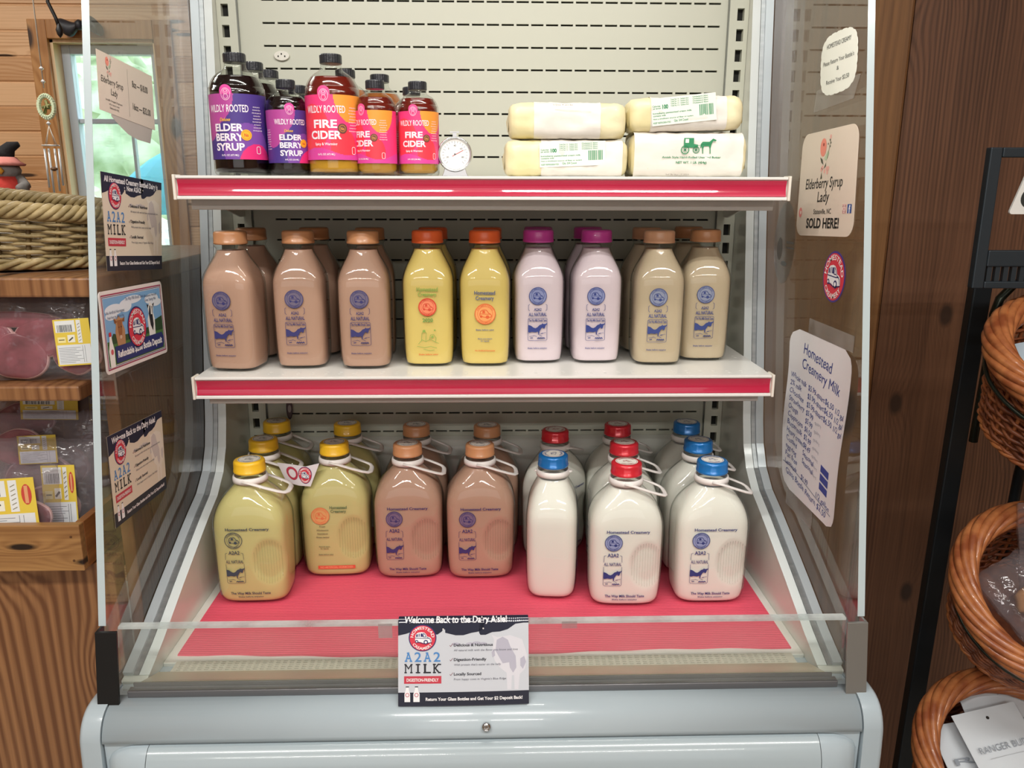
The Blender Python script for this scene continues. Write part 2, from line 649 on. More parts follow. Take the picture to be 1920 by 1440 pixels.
COW = [(0, .84), (.14, .78), (.3, .6), (.4, .56), (.5, .64), (.62, .82), (.74, .88), (.78, .97), (.83, .9), (.97, .92), (1.05, 1.0), (1.03, .88), (.96, .8), (.93, .62), (.87, .5), (.8, .62), (.72, .55), (.66, .38), (.62, .3), (.6, .02), (.56, .02), (.54, .28), (.4, .22), (.2, .26), (.06, .2), (0, .24)]
def farm_box(p, x0, y0, x1, y1, col, layer=1, head_fill=None):
    w, h = x1-x0, y1-y0
    p.poly([(x0+x*w*.98, y0+h*(.28+.62*y)) for x, y in COW], col, layer)
    if head_fill:
        p.poly([(x0+w*a, y0+h*b) for a, b in ((.84, .83), (.97, .8), (.92, .68), (.86, .7))], head_fill, layer+1)
    for a, b, c, d in ((.06, .2, .3, .24), (.3, .26, .46, .2), (.6, .28, .74, .22), (.7, .36, .95, .4), (.66, .33, .8, .36)):
        p.line([(x0+w*a, y0+h*b), (x0+w*c, y0+h*d)], w*.02, col, layer)
    p.line([(x0+w*(.5+.05*i), y0+h*(.09+.05*(i % 2))) for i in range(9)], w*.045, col, layer)
    p.line([(x0+w*.12, y0+h*.12), (x0+w*.24, y0+h*.13)], w*.04, col, layer)

exec_after = []

# ================================================================== the room
def structure(o):
    o['kind'] = 'structure'
    return o
M_white_enamel = mat('white_enamel', 'dfe6e6', .28, coat=.3)
M_body = two_tone('grey_white_enamel', 'a8b6be', 'b0bdc4', 2.5, .25, coat=.5)
M_inner = mat('inner_white_panel', 'd8dad2', .3, coat=.25)
M_back = mat('back_panel_enamel', 'c3c5b6', .42)
M_slot = mat('slot_dark', '14140f', .8)
M_alu = two_tone('brushed_aluminium', 'a4a9ac', 'b6babc', 30, .38, (.05, 4, 4), metal=.8)
M_alu_matt = mat('aluminium_trim', 'c3ccd2', .35, metal=.25, coat=.2)
M_pine = wood('pine_wall_boards', 'dcb287', 'b38254', '3a2415', 'x', 'z', rings=75, plank=.1, knot_scale=(9, 1.6), off=.018)
M_pine_v = wood('pine_casing', 'c08e58', '96622f', '3a2415', 'z', 'x', rings=30)
M_jamb = wood('pale_pine_jamb', 'ecd3ac', 'd8b486', 'a07748', 'z', 'y', rings=16)
M_dark_board = wood('dark_stained_boards', '7c553d', '452b1e', '38241a', 'z', 'x', rings=110, rough=.5, knot_scale=(4.5, 2.6), coat=.1, streak=.35)
M_lit_board = wood('lamp_lit_board', '93683f', '664428', '3c2414', 'z', 'x', rings=40, rough=.5, knot_scale=(3, 1.2), coat=.1, streak=.3)  # board beside the case: lamp light partly put into its lighter wood colour
M_floor = two_tone('concrete_floor', '8d8a84', 'a5a29b', 3, .5)
M_ceiling = mat('ceiling_paint', 'd9d4ca', .8)
M_store = two_tone('shop_wall', '8a6a4c', '9c7a58', 2, .7)

FZ = -.42
mb = MB(); mb.box(-3.4, 2.8, -4.2, 3.72, FZ-.1, FZ); structure(mb.build('floor', M_floor))
mb = MB(); mb.box(-3.4, 2.8, -4.2, 3.72, 2.95, 3.05); structure(mb.build('ceiling', M_ceiling))
mb = MB(); mb.box(-3.4, -3.3, -4.2, 3.72, FZ, 2.95); structure(mb.build('wall_left', M_store))
mb = MB(); mb.box(2.7, 2.8, -4.2, 3.72, FZ, 2.95); structure(mb.build('wall_right', M_store))
mb = MB(); mb.box(-3.3, 2.7, -4.2, -4.1, FZ, 2.95); structure(mb.build('wall_front', M_store))
# far wall of horizontal boards around the window
WX0, WX1, WZ0, WZ1, WY = -1.82, -1.385, 1.05, 2.05, 3.6
mb = MB()
z = -.518
while z < 2.95:
    z0, z1 = max(z, FZ), min(z+.1, 2.95)
    for x0, x1 in ((-3.3, WX0), (WX1, -.62)) if (z1 > WZ0 and z0 < WZ1) else ((-3.3, -.62),):
        a, b = z0, z1
        mb.prism([(WY, a+.0015), (WY-.004, a+.006), (WY-.004, b-.006), (WY, b-.0015)][::-1], 'x', x0, x1)
    z += .1
mb.box(-3.3, WX0, WY, WY+.12, FZ, 2.95); mb.box(WX1, -.5, WY, WY+.12, FZ, 2.95)
mb.box(WX0, WX1, WY, WY+.12, FZ, WZ0); mb.box(WX0, WX1, WY, WY+.12, WZ1, 2.95)
structure(mb.build('wall_back', M_pine))
# inner corner wall behind the case
mb = MB(); mb.box(-.62, -.52, 1.9, WY, FZ, 2.95); structure(mb.build('wall_side', M_dark_board))
# dark wall of upright boards behind and right of the case
xs = [-.62, -.25, .12, .5, .915, 1.32, 1.7, 2.1, 2.7]
for i in range(len(xs)-1):
    pass
mb = MB()
for i in range(len(xs)-1):
    mb.prism([(xs[i]+.001, 1.9), (xs[i]+.001, 1.808), (xs[i]+.009, 1.8), (xs[i+1]-.009, 1.8), (xs[i+1]-.001, 1.808), (xs[i+1]-.001, 1.9)], 'z', FZ, 2.95, 1 if xs[i] == .5 else 0)
structure(mb.build('wall_boards', [M_dark_board, M_lit_board]))

# window
win = structure(empty('window_1', (0, 0, 0)))
mb = MB()
for x0, x1, z0, z1 in ((WX0-.075, WX0, WZ0-.07, WZ1+.075), (WX1, WX1+.075, WZ0-.07, WZ1+.075), (WX0, WX1, WZ1, WZ1+.075), (WX0, WX1, WZ0-.07, WZ0)):
    mb.box(x0, x1, WY-.02, WY, z0, z1)
mb.build('window_casing', M_pine_v, win, .003)
mb = MB()
t = .012
mb.box(WX0, WX0+t, WY, WY+.1, WZ0, WZ1); mb.box(WX1-t, WX1, WY, WY+.1, WZ0, WZ1)
mb.box(WX0, WX1, WY, WY+.1, WZ1-t, WZ1); mb.box(WX0, WX1, WY, WY+.1, WZ0, WZ0+t)
mb.build('window_jamb', M_jamb, win)
mb = MB()
fx0, fx1, fz0, fz1 = WX0+t, WX1-t, WZ0+t, WZ1-t
g = .036
mb.box(fx0, fx0+g, WY+.06, WY+.11, fz0, fz1); mb.box(fx1-g, fx1, WY+.06, WY+.11, fz0, fz1)
mb.box(fx0+g, fx1-g, WY+.06, WY+.11, fz1-g, fz1); mb.box(fx0+g, fx1-g, WY+.06, WY+.11, fz0, fz0+g)
mb.box(fx0+g, fx1-g, WY+.07, WY+.11, 1.722, 1.742); mb.box(-1.558, -1.546, WY+.075, WY+.105, fz0+g, 1.722)
mb.build('window_frame', mat('grey_vinyl', 'b9c2ca', .4), win, .003)
mb = MB(); mb.box(fx0+g, fx1-g, WY+.085, WY+.09, fz0+g, fz1-g)
mb.build('window_pane', clear('window_glass', 'f4fbf8', 1.45, .01), win)

# garden outside the window
M_grass = two_tone('meadow_grass', '7f9a4e', 'b5c27a', 5, .9)
mb = MB(); mb.box(-16, 8, 3.9, 30, -.9, -.8); o = mb.build('ground', M_grass); structure(o)
def bush(name, loc, r, c1, c2, label, n=220, seed=1, tall=1.0):
    rnd = random.Random(seed)
    mb = MB()
    for i in range(n):
        a, b = rnd.uniform(0, 2*PI), math.acos(rnd.uniform(-.6, 1))
        rr = r*rnd.uniform(.75, 1.05)
        c = Vector((math.cos(a)*math.sin(b)*rr, math.sin(a)*math.sin(b)*rr, math.cos(b)*rr*1.1+r*.55))
        s_ = r*rnd.uniform(.05, .11)
        u = Vector((rnd.uniform(-1, 1), rnd.uniform(-1, 1), rnd.uniform(-1, 1))).normalized()
        w = u.cross(Vector((rnd.uniform(-1, 1), rnd.uniform(-1, 1), .3))).normalized()
        q = u.cross(w)*.15
        mb.add([c-u*s_, c+w*s_*.5+q*s_, c+u*s_, c-w*s_*.5-q*s_], [(0, 1, 2), (0, 2, 3)])
    mb.rings([[(rr*math.cos(2*PI*j/14), rr*math.sin(2*PI*j/14), z) for j in range(14)] for rr, z in ((r*.5, 0), (r*.85, r*.4), (r*.9, r*.8), (r*.6, r*1.3), (r*.1, r*1.55))])
    o = mb.build(name, two_tone('leaves_'+name, c1, c2, 3, .8), recalc=False, loc=loc)
    return tag(o, label, 'bush')
bush('garden_bush', (-4.3, 10.4, -.8), 2.6, '93a678', 'e6eed0', 'tall pale green bush seen outside behind the upper window panes', 900, 3)
bush('flowering_bush', (-2.75, 6.2, -.8), 1.35, 'dfe2cc', 'f4ecec', 'pinkish white flowering bush outside below the window crossbar', 700, 4)
um = empty('garden_umbrella', (-1.66, 4.55, -.8), 0, 'bright blue garden umbrella outside behind the lower window pane', 'umbrella')
mb = MB()
R = []
for k in range(9):
    tt = k/8
    R.append([((.02+.42*tt)*math.cos(2*PI*j/16), (.02+.42*tt)*math.sin(2*PI*j/16), 2.46-.34*tt**1.7) for j in range(16)])
mb.rings(R, 0, False, False, True)
mb.build('canopy', mat('blue_canvas', '5cc0e4', .7), um, recalc=False)
mb = MB(); mb.lathe([(.018, 0), (.018, 2.45)], 10); mb.build('pole', mat('pole_grey', '8a8d90', .4), um)

# ================================================================== display case
CX = .483
case = empty('display_case', (0, 1.25, 0), 0, 'white open front refrigerated display case with clear side panes full of milk bottles', 'display case')
case.location = (0, 0, 0)
# lower body: one rounded bull-nose front, end pieces, base
arc = [(.967, .771), (.9595, .7705), (.952, .769), (.945, .7662), (.939, .7622), (.934, .757), (.930, .751), (.927, .744), (.925, .737), (.9243, .7315)]
prof = [(1.62, .757), (1.0, .757), (1.0, .7705), (.975, .771)] + arc + [(.9295, .7295), (.9295, FZ+.02), (1.62, FZ+.02)]
def smooth_arc(mb, nprof, a, b):
    """shade only the rounded nose smoothly"""
    k = 0
    for q, f in enumerate(mb.f):
        if len(f) == 4 and all((i % nprof) in range(a, b+1) for i in f): mb.s[q] = True
mb = MB()
mb.rings([[(x, y, z) for y, z in prof] for x in (-.5118, .5118)], 0, False)
smooth_arc(mb, len(prof), 3, 13)
mb.build('lower_body', M_body, case)
for s_ in (-1, 1):
    mb = MB()
    R = []
    outer = [(.5135, 0), (.5138, 0), (.536, .0), (.5385, .0006), (.5415, .003), (.544, .0075), (.5455, .013), (.546, .022), (.546, .05)]
    pr = [(1.62, .762), (1.0, .762), (1.0, .7722), (.975, .7725)] + [(y-.001, z+.0013) for y, z in arc] + [(.9215, .70), (.921, .66), (.9215, FZ+.02), (1.62, FZ+.02)]
    for X, inn in outer:
        R.append([(s_*X, y+inn*(1 if y < .99 else 0)*.8, z-(inn if z > .5 else 0)) for y, z in pr])
    mb.rings(R, 0, True)
    mb.build('body_end', M_body, case)
# bumper rail under the front
mb = MB()
R = []
n = 12
def bump_ring(x, sc):
    return [(x, .929-.026*sc*math.sin(PI*k/n), .673+.054*math.cos(PI*k/n)*(.55+.45*sc)) for k in range(n+1)] + []
for x, sc in ((-.508, .02), (-.503, .45), (-.492, .75), (-.475, .95), (-.452, 1)): R.append(bump_ring(x, sc))
mb.rings(R, 0, True, False, False, loop=False)
R2 = [bump_ring(.452, 1), bump_ring(.475, .95), bump_ring(.492, .75), bump_ring(.503, .45), bump_ring(.508, .02)]
mb2 = MB(); mb2.rings(R2, 0, True, False, False, loop=False)
mb3 = MB(); mb3.rings([bump_ring(-.4512, 1), bump_ring(.4512, 1)], 0, True, False, False, loop=False)
bp = mb3.build('bumper', mat('bumper_plastic', 'a5b2b8', .25, coat=.4), case)
mb.build('bumper_end', M_body, bp); mb2.build('bumper_end', M_body, bp)
mb = MB(); mb.lathe([(.0062, 0), (.0062, .003), (.004, .005), (.003, .004), (.0022, .002)], 16)
o = mb.build('lock', mat('chrome', 'c9cacb', .15, metal=1), case); o.rotation_euler = (math.radians(78), 0, 0); o.location = (-.001, .9265, .7475)
tag(o, 'small chrome key lock')
mb = MB(); mb.disc = None
# back panel with rows of slots
def slotted(name, x0, x1, z0, z1, cols, rows, slw, slh, m, parent, depth=.006, plane='y', pos=1.57, sign=1):
    """panel with real recessed slots: cols / rows are slot start positions"""
    xs_ = [x0]
    for c in cols: xs_ += [c, c+slw]
    xs_.append(x1)
    zs_ = [z0]
    for r in rows: zs_ += [r, r+slh]
    zs_.append(z1)
    mb = MB()
    P = (lambda x, z, d: (x, pos+d*sign, z)) if plane == 'y' else (lambda x, z, d: (x, z, pos-d*sign))
    vid = {}
    def V(x, z, d):
        k = (round(x, 6), round(z, 6), d)
        if k not in vid:
            vid[k] = len(mb.v); mb.v.append(P(x, z, d))
        return vid[k]
    def face(ids, mi): mb.f.append(ids); mb.m.append(mi); mb.s.append(False)
    for i in range(len(xs_)-1):
        for j in range(len(zs_)-1):
            a, b, c, d = xs_[i], xs_[i+1], zs_[j], zs_[j+1]
            if i % 2 and j % 2:
                q = [(a, c), (b, c), (b, d), (a, d)]
                for k in range(4):
                    (xa, za), (xb, zb) = q[k], q[(k+1) % 4]
                    face((V(xa, za, 0), V(xb, zb, 0), V(xb, zb, depth), V(xa, za, depth)), 0)
                face(tuple(V(xx, zz, depth) for xx, zz in q), 1)
            else:
                face((V(a, c, 0), V(b, c, 0), V(b, d, 0), V(a, d, 0)), 0)
    return mb.build(name, [m, M_slot], parent, recalc=False)
cols = [-.405+.0272*i for i in range(31)]
rows = [1.0015+.0389*i for i in range(-1, 26)]
slotted('back_panel', -.447, .447, .763, 2.05, cols, rows, .0225, .0034, M_back, case)
mb = MB(); mb.box(-CX-.03, CX+.03, 1.578, 1.62, .757, 2.08); mb.build('back_shell', M_inner, case)
mb = MB()
mb.prism([(1.569, .955), (1.556, .95), (1.548, .938), (1.545, .92), (1.545, .763), (1.569, .763)], 'x', -.447, .447)
mb.build('air_duct', M_inner, case, .002)
for s_ in (-1, 1):
    a, b = sorted((s_*.4475, s_*.4825))
    slotted('slotted_upright', a, b, .763, 2.05, [s_*.468-.0065], [.80+.0352*i for i in range(34)], .013, .021, M_back, case, .012, pos=1.558)
# air outlet socket on the back panel
so_ = empty('socket', (-.373, 1.569, 1.686)); so_.parent = case
mb = MB()
mb.rings([[(.014*math.cos(a)*(1 if abs(math.cos(a)) < 2 else 1), -d, .0085*math.sin(a)) for a in [2*PI*k/24 for k in range(24)]] for d in (0, .004)] , 0, False)
mb.build('socket_plate', mat('socket_plastic', 'dedcd2', .4), so_, .001)
for dx, dz in ((-.006, -.001), (0, .003), (.006, -.001)):
    mb = MB(); mb.rings([[(dx+.0012*math.cos(2*PI*k/8), -d, dz+.0016*math.sin(2*PI*k/8)) for k in range(8)] for d in (.0035, .0047)], 0, False)
    mb.build('socket_hole', M_slot, so_)
# deck and front of the well
mb = MB(); mb.box(-CX, CX, 1.062, 1.57, .745, .763); mb.build('deck_pan', mat('deck_white', 'e6e6e0', .35, coat=.15), case, .0015)
slotted('air_grille', -.462, .462, 1.036, 1.062, [-.455+.0101*i for i in range(90)], [1.039, 1.044, 1.049, 1.054, 1.0585], .0062, .0016, mat('grille_beige', 'cfcabc', .45), case, .003, 'z', .7655, 1)
mb = MB()
mb.prism([(1.036, .7655), (.981, .7872), (.981, .76), (1.036, .757)], 'x', -.478, .478)
mb.build('sloping_strip', two_tone('beige_anodised', 'bdb49c', 'd2c9ae', 5, .35, (1, 3, 3), metal=.35), case)
mb = MB()
mb.prism([(.9785, .772), (.9785, .7868), (.9805, .7868), (.9805, .772)], 'x', -.488, .488)
mb.prism([(.967, .7712), (.967, .7808), (.9783, .7815), (.9783, .7712)], 'x', -.492, .492)
mb.build('front_channel', two_tone('dull_steel_channel', '7f7f82', '8f8f92', 20, .36, (.05, 4, 4), metal=.8), case, .0006)
M_acr = clear('clear_acrylic', 'f3f6f5', 1.56, .012, .022, 'c9c4bd', 5, (1, 1, .6))
M_acr_edge = mat('polished_acrylic_edge', 'b9c7cb', .25, coat=.3)
mb = MB(); mb.prism([(.9765, .8705), (.9875, .8705), (.9745, .7818), (.9685, .7818)], 'x', -.498, .498); fp = mb.build('front_pane', clear('front_acrylic', 'f6f8f6', 1.4, .015, .05, 'd8d4cc', 6), case)
mb = MB(); mb.prism([(.9763, .8706), (.9877, .8706), (.9877, .8742), (.9763, .8742)], 'x', -.498, .498); mb.build('pane_edge', clear('front_pane_edge', 'e6eeee', 1.5, .05, .45, 'e2e6e4', 18), fp)
for s_, c_ in ((-1, '2b2b2b'), (1, '8d8c88')):  # left post coloured near black to stand for a dark reflection in its metal
    mb = MB()
    a, b = sorted((s_*.4985, s_*.5275))
    mb.prism([(.9715, .869), (.9755, .869), (.957, .7625), (.953, .7625)], 'x', a, b)
    a2, b2 = sorted((s_*.5240, s_*.5275))
    mb.prism([(.9757, .869), (.992, .869), (.975, .7625), (.9572, .7625)], 'x', a2, b2)
    o = mb.build('corner_post', mat('post_'+c_, c_, .35, metal=.6), case, .0006)
    tag(o, 'metal corner post with a dark reflection put in its colour' if s_ < 0 else 'brushed grey metal corner post')
# end walls following the curved trim
curve = [(1.548, 2.06), (1.545, 1.9), (1.538, 1.78), (1.522, 1.64), (1.505, 1.505), (1.49, 1.40), (1.466, 1.26), (1.45, 1.17), (1.436, 1.10), (1.423, 1.03), (1.41, .985), (1.385, .945), (1.345, .915), (1.30, .898), (1.255, .879), (1.16, .837), (1.07, .795), (1.015, .774)]
for s_ in (-1, 1):
    mb = MB()
    pr = curve + [(1.005, .7715), (1.005, .757), (1.60, .757), (1.60, 2.06)]
    a, b = sorted((s_*CX, s_*.5185))
    mb.prism(pr, 'x', a, b)
    ep = mb.build('end_wall', M_inner, case, .0015)
    # aluminium strips on the front edge, swept along the curve
    def strip(xa, xb, lift0, lift1, m, name):
        mb = MB()
        R = []
        n = len(curve)
        for i, (y, z) in enumerate(curve):
            p, q = curve[max(i-1, 0)], curve[min(i+1, n-1)]
            t = Vector((q[0]-p[0], q[1]-p[1])).normalized()
            nn = Vector((t.y, -t.x)) if t.y < 0 and False else Vector((t.y, -t.x))
            if nn.x > 0: nn = -nn
            if nn.y < 0 and abs(nn.y) > abs(nn.x): nn = -nn
            R.append([(s_*xa, y+nn.x*lift0, z+nn.y*lift0), (s_*xb, y+nn.x*lift0, z+nn.y*lift0), (s_*xb, y+nn.x*lift1, z+nn.y*lift1), (s_*xa, y+nn.x*lift1, z+nn.y*lift1)])
        mb.rings(R, 0, False)
        return mb.build(name, m, ep)
    strip(.5045, .5185, .0003, .007, M_alu_matt, 'edge_trim')
    strip(.497, .5043, .0003, .003, M_alu, 'trim_groove')
    strip(CX-.001, .4965, .0003, .0015, M_white_enamel, 'edge_strip')
    # clear side pane reaching forward of the end wall
    front = [(.988, .8695), (1.0415, 1.14), (1.093, 1.40), (1.151, 1.695), (1.211, 2.0), (1.223, 2.06)]
    mb = MB()
    back = [(1.59, 2.06), (1.59, .773), (.993, .773), (.993, .8695)]
    a, b = sorted((s_*.5195, s_*.5295))
    mb.prism(front+back, 'x', a, b)
    pane = mb.build('side_pane', M_acr, case)
    mb = MB()
    mb.prism([(y-.0006, z) for y, z in front] + [(y-.0001, z) for y, z in front][::-1], 'x', a, b)
    mb.build('pane_edge', M_acr_edge, pane)

# red ribbed mat on the deck
mb = MB()
N = 60
top = []
for i in range(N+1):
    x = -.468+.936*i/N
    yf = 1.074+.006*math.cos(i/N*2*PI*1.2)-.004*math.sin(i*.9)*.3
    top.append((x, yf))
R = [[(x, yf, .7632), (x, yf, .7652), (x, 1.542, .7652), (x, 1.542, .7632)] for x, yf in top]
mb.rings(R, 0, False)
m = bpy.data.materials.new('red_ribbed_mat'); m.use_nodes = True
nt = m.node_tree; b_ = nt.nodes['Principled BSDF']
b_.inputs['Base Color'].default_value = lin('e4566e'); b_.inputs['Roughness'].default_value = .6
tc = nt.nodes.new('ShaderNodeTexCoord'); wv = nt.nodes.new('ShaderNodeTexWave'); wv.bands_direction = 'Y'
wv.inputs['Scale'].default_value = 60; wv.inputs['Distortion'].default_value = .4
nt.links.new(tc.outputs['Object'], wv.inputs['Vector'])
bu = nt.nodes.new('ShaderNodeBump'); bu.inputs['Strength'].default_value = .5; bu.inputs['Distance'].default_value = .001
nt.links.new(wv.outputs['Fac'], bu.inputs['Height']); nt.links.new(bu.outputs['Normal'], b_.inputs['Normal'])
tag(mb.build('shelf_mat', m), 'pinkish red ribbed mat lying on the bottom deck under the large bottles', 'mat')

# ------------------------------------------------------------------ two shelves with price rails
M_rail_red = two_tone('red_rail_insert', 'b81f42', 'c22a4c', 3, .18, coat=.8)
M_shelf = mat('shelf_white', 'e9e9e4', .3, coat=.2)
def shelf(z, label, holes):
    t = empty('display_shelf', (0, 1.40, z), 0, label, 'shelf')
    t.location = (0, 0, 0)
    yf, yb = 1.232, 1.555
    rws = [yf+.014, yf+.027, yf+.13, yf+.143, yf+.245, yf+.258] if holes else [yf+.02]
    slotted('shelf_board', -.458, .458, yf, yb, [-.44+.0225*i for i in range(40)], rws, .0052, .0026, M_shelf, t, .003, 'z', z, 1)
    mb = MB(); mb.box(-.458, .458, yf+.001, yb, z-.0125, z-.0035); mb.box(-.448, .448, yf+.02, yf+.05, z-.05, z-.0125)
    mb.build('shelf_tray', mat('shelf_underside', 'b9b6b0', .4), t, .0015)
    mb = MB()
    zt, zb = z+.0005, z-.034
    mb.prism([(1.229, zt), (1.2235, zt-.0006), (1.2235, zt-.004), (1.2268, zt-.0055), (1.2268, zb+.0055), (1.2225, zb+.004), (1.2225, zb), (1.2315, zb), (1.2315, zt)], 'x', -.4575, .4575)
    rail = mb.build('price_rail', mat('rail_white', 'e4e2de', .3), t, .0006)
    mb = MB()
    R = []
    for x in (-.456, .456):
        R.append([(x, 1.2264-.0022*math.sin(PI*(k/8))*(-1), zt-.0058-(zt-zb-.0113)*k/8) for k in range(9)] + [(x, 1.2292, zb+.006), (x, 1.2292, zt-.006)])
    R = [[(x, y-.0022, zz) for x, y, zz in r[:9]] + r[9:] for r in R]
    mb.rings(R, 0, False)
    mb.build('rail_insert', M_rail_red, rail)
    for s_ in (-1, 1):
        mb = MB()
        a, b = sorted((s_*.4578, s_*.4618))
        mb.box(a, b, 1.2205, 1.246, zb-.001, zt+.0012)
        mb.build('end_cap', mat('cap_ivory', 'e6e0d4', .4), t, .001)
        mb = MB()
        a, b = sorted((s_*.459, s_*.462))
        mb.prism([(1.27, z-.002), (1.556, z-.002), (1.556, z-.07), (1.53, z-.07), (1.28, z-.02)], 'x', a, b)
        mb.build('bracket', M_shelf, t)
    return t
shelf(1.468, 'upper white metal shelf with red price rail carrying syrup and butter', False)
shelf(1.161, 'middle white perforated metal shelf with red price rail carrying square quart bottles', True)

# ================================================================== milk bottles
M_glass = clear('bottle_glass', 'f7f9f7', 1.5, .015)
def catmull(L, k=4):
    out = []
    n = len(L)
    for i in range(n-1):
        p0, p1, p2, p3 = L[max(i-1, 0)], L[i], L[i+1], L[min(i+2, n-1)]
        for j in range(k):
            t = j/k
            row = []
            for a, b, c, d in zip(p0, p1, p2, p3):
                v = .5*(2*b+(c-a)*t+(2*a-5*b+4*c-d)*t*t+(3*b-a-3*c+d)*t**3)
                row.append(min(max(v, min(b, c)), max(b, c)))
            out.append(tuple(row))
    out.append(L[-1])
    return out
Q_PROF = [(0, .0335, .0335, 3.2), (.0012, .0365, .0365, 3.6), (.0045, .0392, .0392, 4), (.014, .0411, .0411, 4.6), (.04, .0421, .0421, 5), (.09, .0427, .0427, 5), (.128, .0428, .0428, 5), (.143, .0424, .0424, 4.8), (.153, .0404, .0404, 4.3), (.162, .0374, .0374, 3.7), (.172, .0328, .0328, 3), (.182, .0279, .0279, 2.4), (.191, .0243, .0243, 2.05), (.196, .0236, .0236, 2)]
H_PROF = [(0, .047, .031, 3.4), (.0015, .0505, .035, 3.6), (.006, .0552, .0397, 4), (.016, .0593, .0428, 4.6), (.045, .061, .0443, 5), (.10, .062, .0448, 5), (.135, .0622, .0447, 5), (.150, .0610, .0441, 4.7), (.162, .0580, .0424, 4.2), (.174, .0527, .0395, 3.7), (.186, .0445, .035, 3.1), (.197, .0345, .0302, 2.6), (.205, .0275, .0266, 2.2), (.211, .0255, .0252, 2), (.219, .0252, .0252, 2)]
def section(prof, z):
    P = prof
    if z <= P[0][0]: return P[0][1:]
    for a, b in zip(P, P[1:]):
        if z <= b[0]:
            t = (z-a[0])/(b[0]-a[0])
            return tuple(p+(q-p)*t for p, q in zip(a[1:], b[1:]))
    return P[-1][1:]
def front_y(prof, x, z):
    a, b, n = section(prof, z)
    q = min(abs(x)/a, .999)
    return -b*(1-q**n)**(1/n)
def dimple(x, z):
    e = math.hypot((x-.033)/.031, (z-.079)/.043)
    if e >= 1: return 0
    return .0034*min(1, (1-e)*3.2)
def ring_pts(z, a, b, n, seg, grip=False, inset=0):
    out = []
    for j in range(seg):
        th = 2*PI*(j+.5)/seg
        c, s_ = math.cos(th), math.sin(th)
        r = 1/((abs(c)/a)**n+(abs(s_)/b)**n)**(1/n)
        x, y = r*c, r*s_
        if grip and y < -b*.6: y += dimple(x, z)
        out.append((x, y, z))
    return out
def bottle_meshes(kind, fill):
    P = Q_PROF if kind == 'quart' else H_PROF
    seg = 72 if kind == 'quart' else 132
    grip = kind != 'quart'
    D = catmull(P, 4)
    if grip:
        E_ = []
        for p, q in zip(D, D[1:]):
            E_.append(p)
            k = int((q[0]-p[0])/.004)
            for i in range(1, k): E_.append(tuple(a+(b-a)*i/k for a, b in zip(p, q)))
        E_.append(D[-1]); D = E_
    zt = P[-1][0]
    lip = [(zt+.0015, .0248), (zt+.0025, .0258), (zt+.0045, .0258), (zt+.0058, .0244), (zt+.012, .0236), (zt+.018, .0236)]
    mb = MB()
    R = [ring_pts(z, a, b, n, seg, grip) for z, a, b, n in D] + [ring_pts(z, r, r, 2, seg) for z, r in lip]
    mb.rings(R, 0, True, True, False)
    if grip:
        for i in range(11):
            x = .0085+.0044*i
            zz = .0395*math.sqrt(max(0, 1-((x-.033)/.0275)**2))
            if zz < .008: continue
            pts = [(x, front_y(H_PROF, x, z)+dimple(x, z)-.0004, z) for z in [.079-zz+2*zz*k/8 for k in range(9)]]
            mb.tube(pts, .00045, 5)
    milk = MB()
    ins = .0022
    Dm = [d for d in D if .005 <= d[0] <= fill]
    Rm = [ring_pts(.0045, Dm[0][1]-.006, Dm[0][2]-.006, Dm[0][3], seg)]
    Rm += [ring_pts(z, a-ins, b-ins, n, seg, grip) for z, a, b, n in Dm]
    milk.rings(Rm, 0, True)
    return mb, milk

def liquid(name, col, rough=.45):
    m = mat(name, col, rough, spec=.3)
    return m
LIQ = {'chocolate': liquid('chocolate_milk', 'c29a86'), 'orange': liquid('orange_custard', 'eed27a'), 'strawberry': liquid('strawberry_milk', 'efdce6'), 'coffee': liquid('coffee_milk', 'd0bca0'), 'lemonade': liquid('lemonade', 'd6cb8a'), 'white': liquid('white_milk', 'f7f4ec')}
CAPM = {'tan': mat('tan_cap', 'c78d62', .35, coat=.2), 'peach': mat('peach_cap', 'd9a581', .35, coat=.2), 'orange': mat('orange_cap', 'f26a33', .35, coat=.2), 'magenta': mat('magenta_cap', 'c63f9c', .35, coat=.2), 'yellow': mat('yellow_cap', 'f2c02c', .35, coat=.2), 'blue': mat('blue_foil_cap', '1c78c4', .25, metal=.25, coat=.5), 'red': mat('red_foil_cap', 'd92a38', .25, metal=.2, coat=.5)}
M_handle = mat('white_handle_plastic', 'e9e4e0', .45)

def cap_mesh(ridged, seg=48):
    mb = MB()
    prof = [(.0240, 0), (.0262, .0004), (.0264, .0035), (.0257, .0042), (.0257, .016), (.0252, .0185), (.0236, .0203), (.021, .0208), (.0, .0208)]
    R = []
    for r, z in prof:
        ring = []
        for j in range(seg):
            k = 1
            if ridged and .004 < z < .017: k = 1-.016*(j % 4 == 0)
            rr = max(r, .0003)*k
            ring.append((rr*math.cos(2*PI*j/seg), rr*math.sin(2*PI*j/seg), z))
        R.append(ring)
    mb.rings(R, 0, True)
    return mb

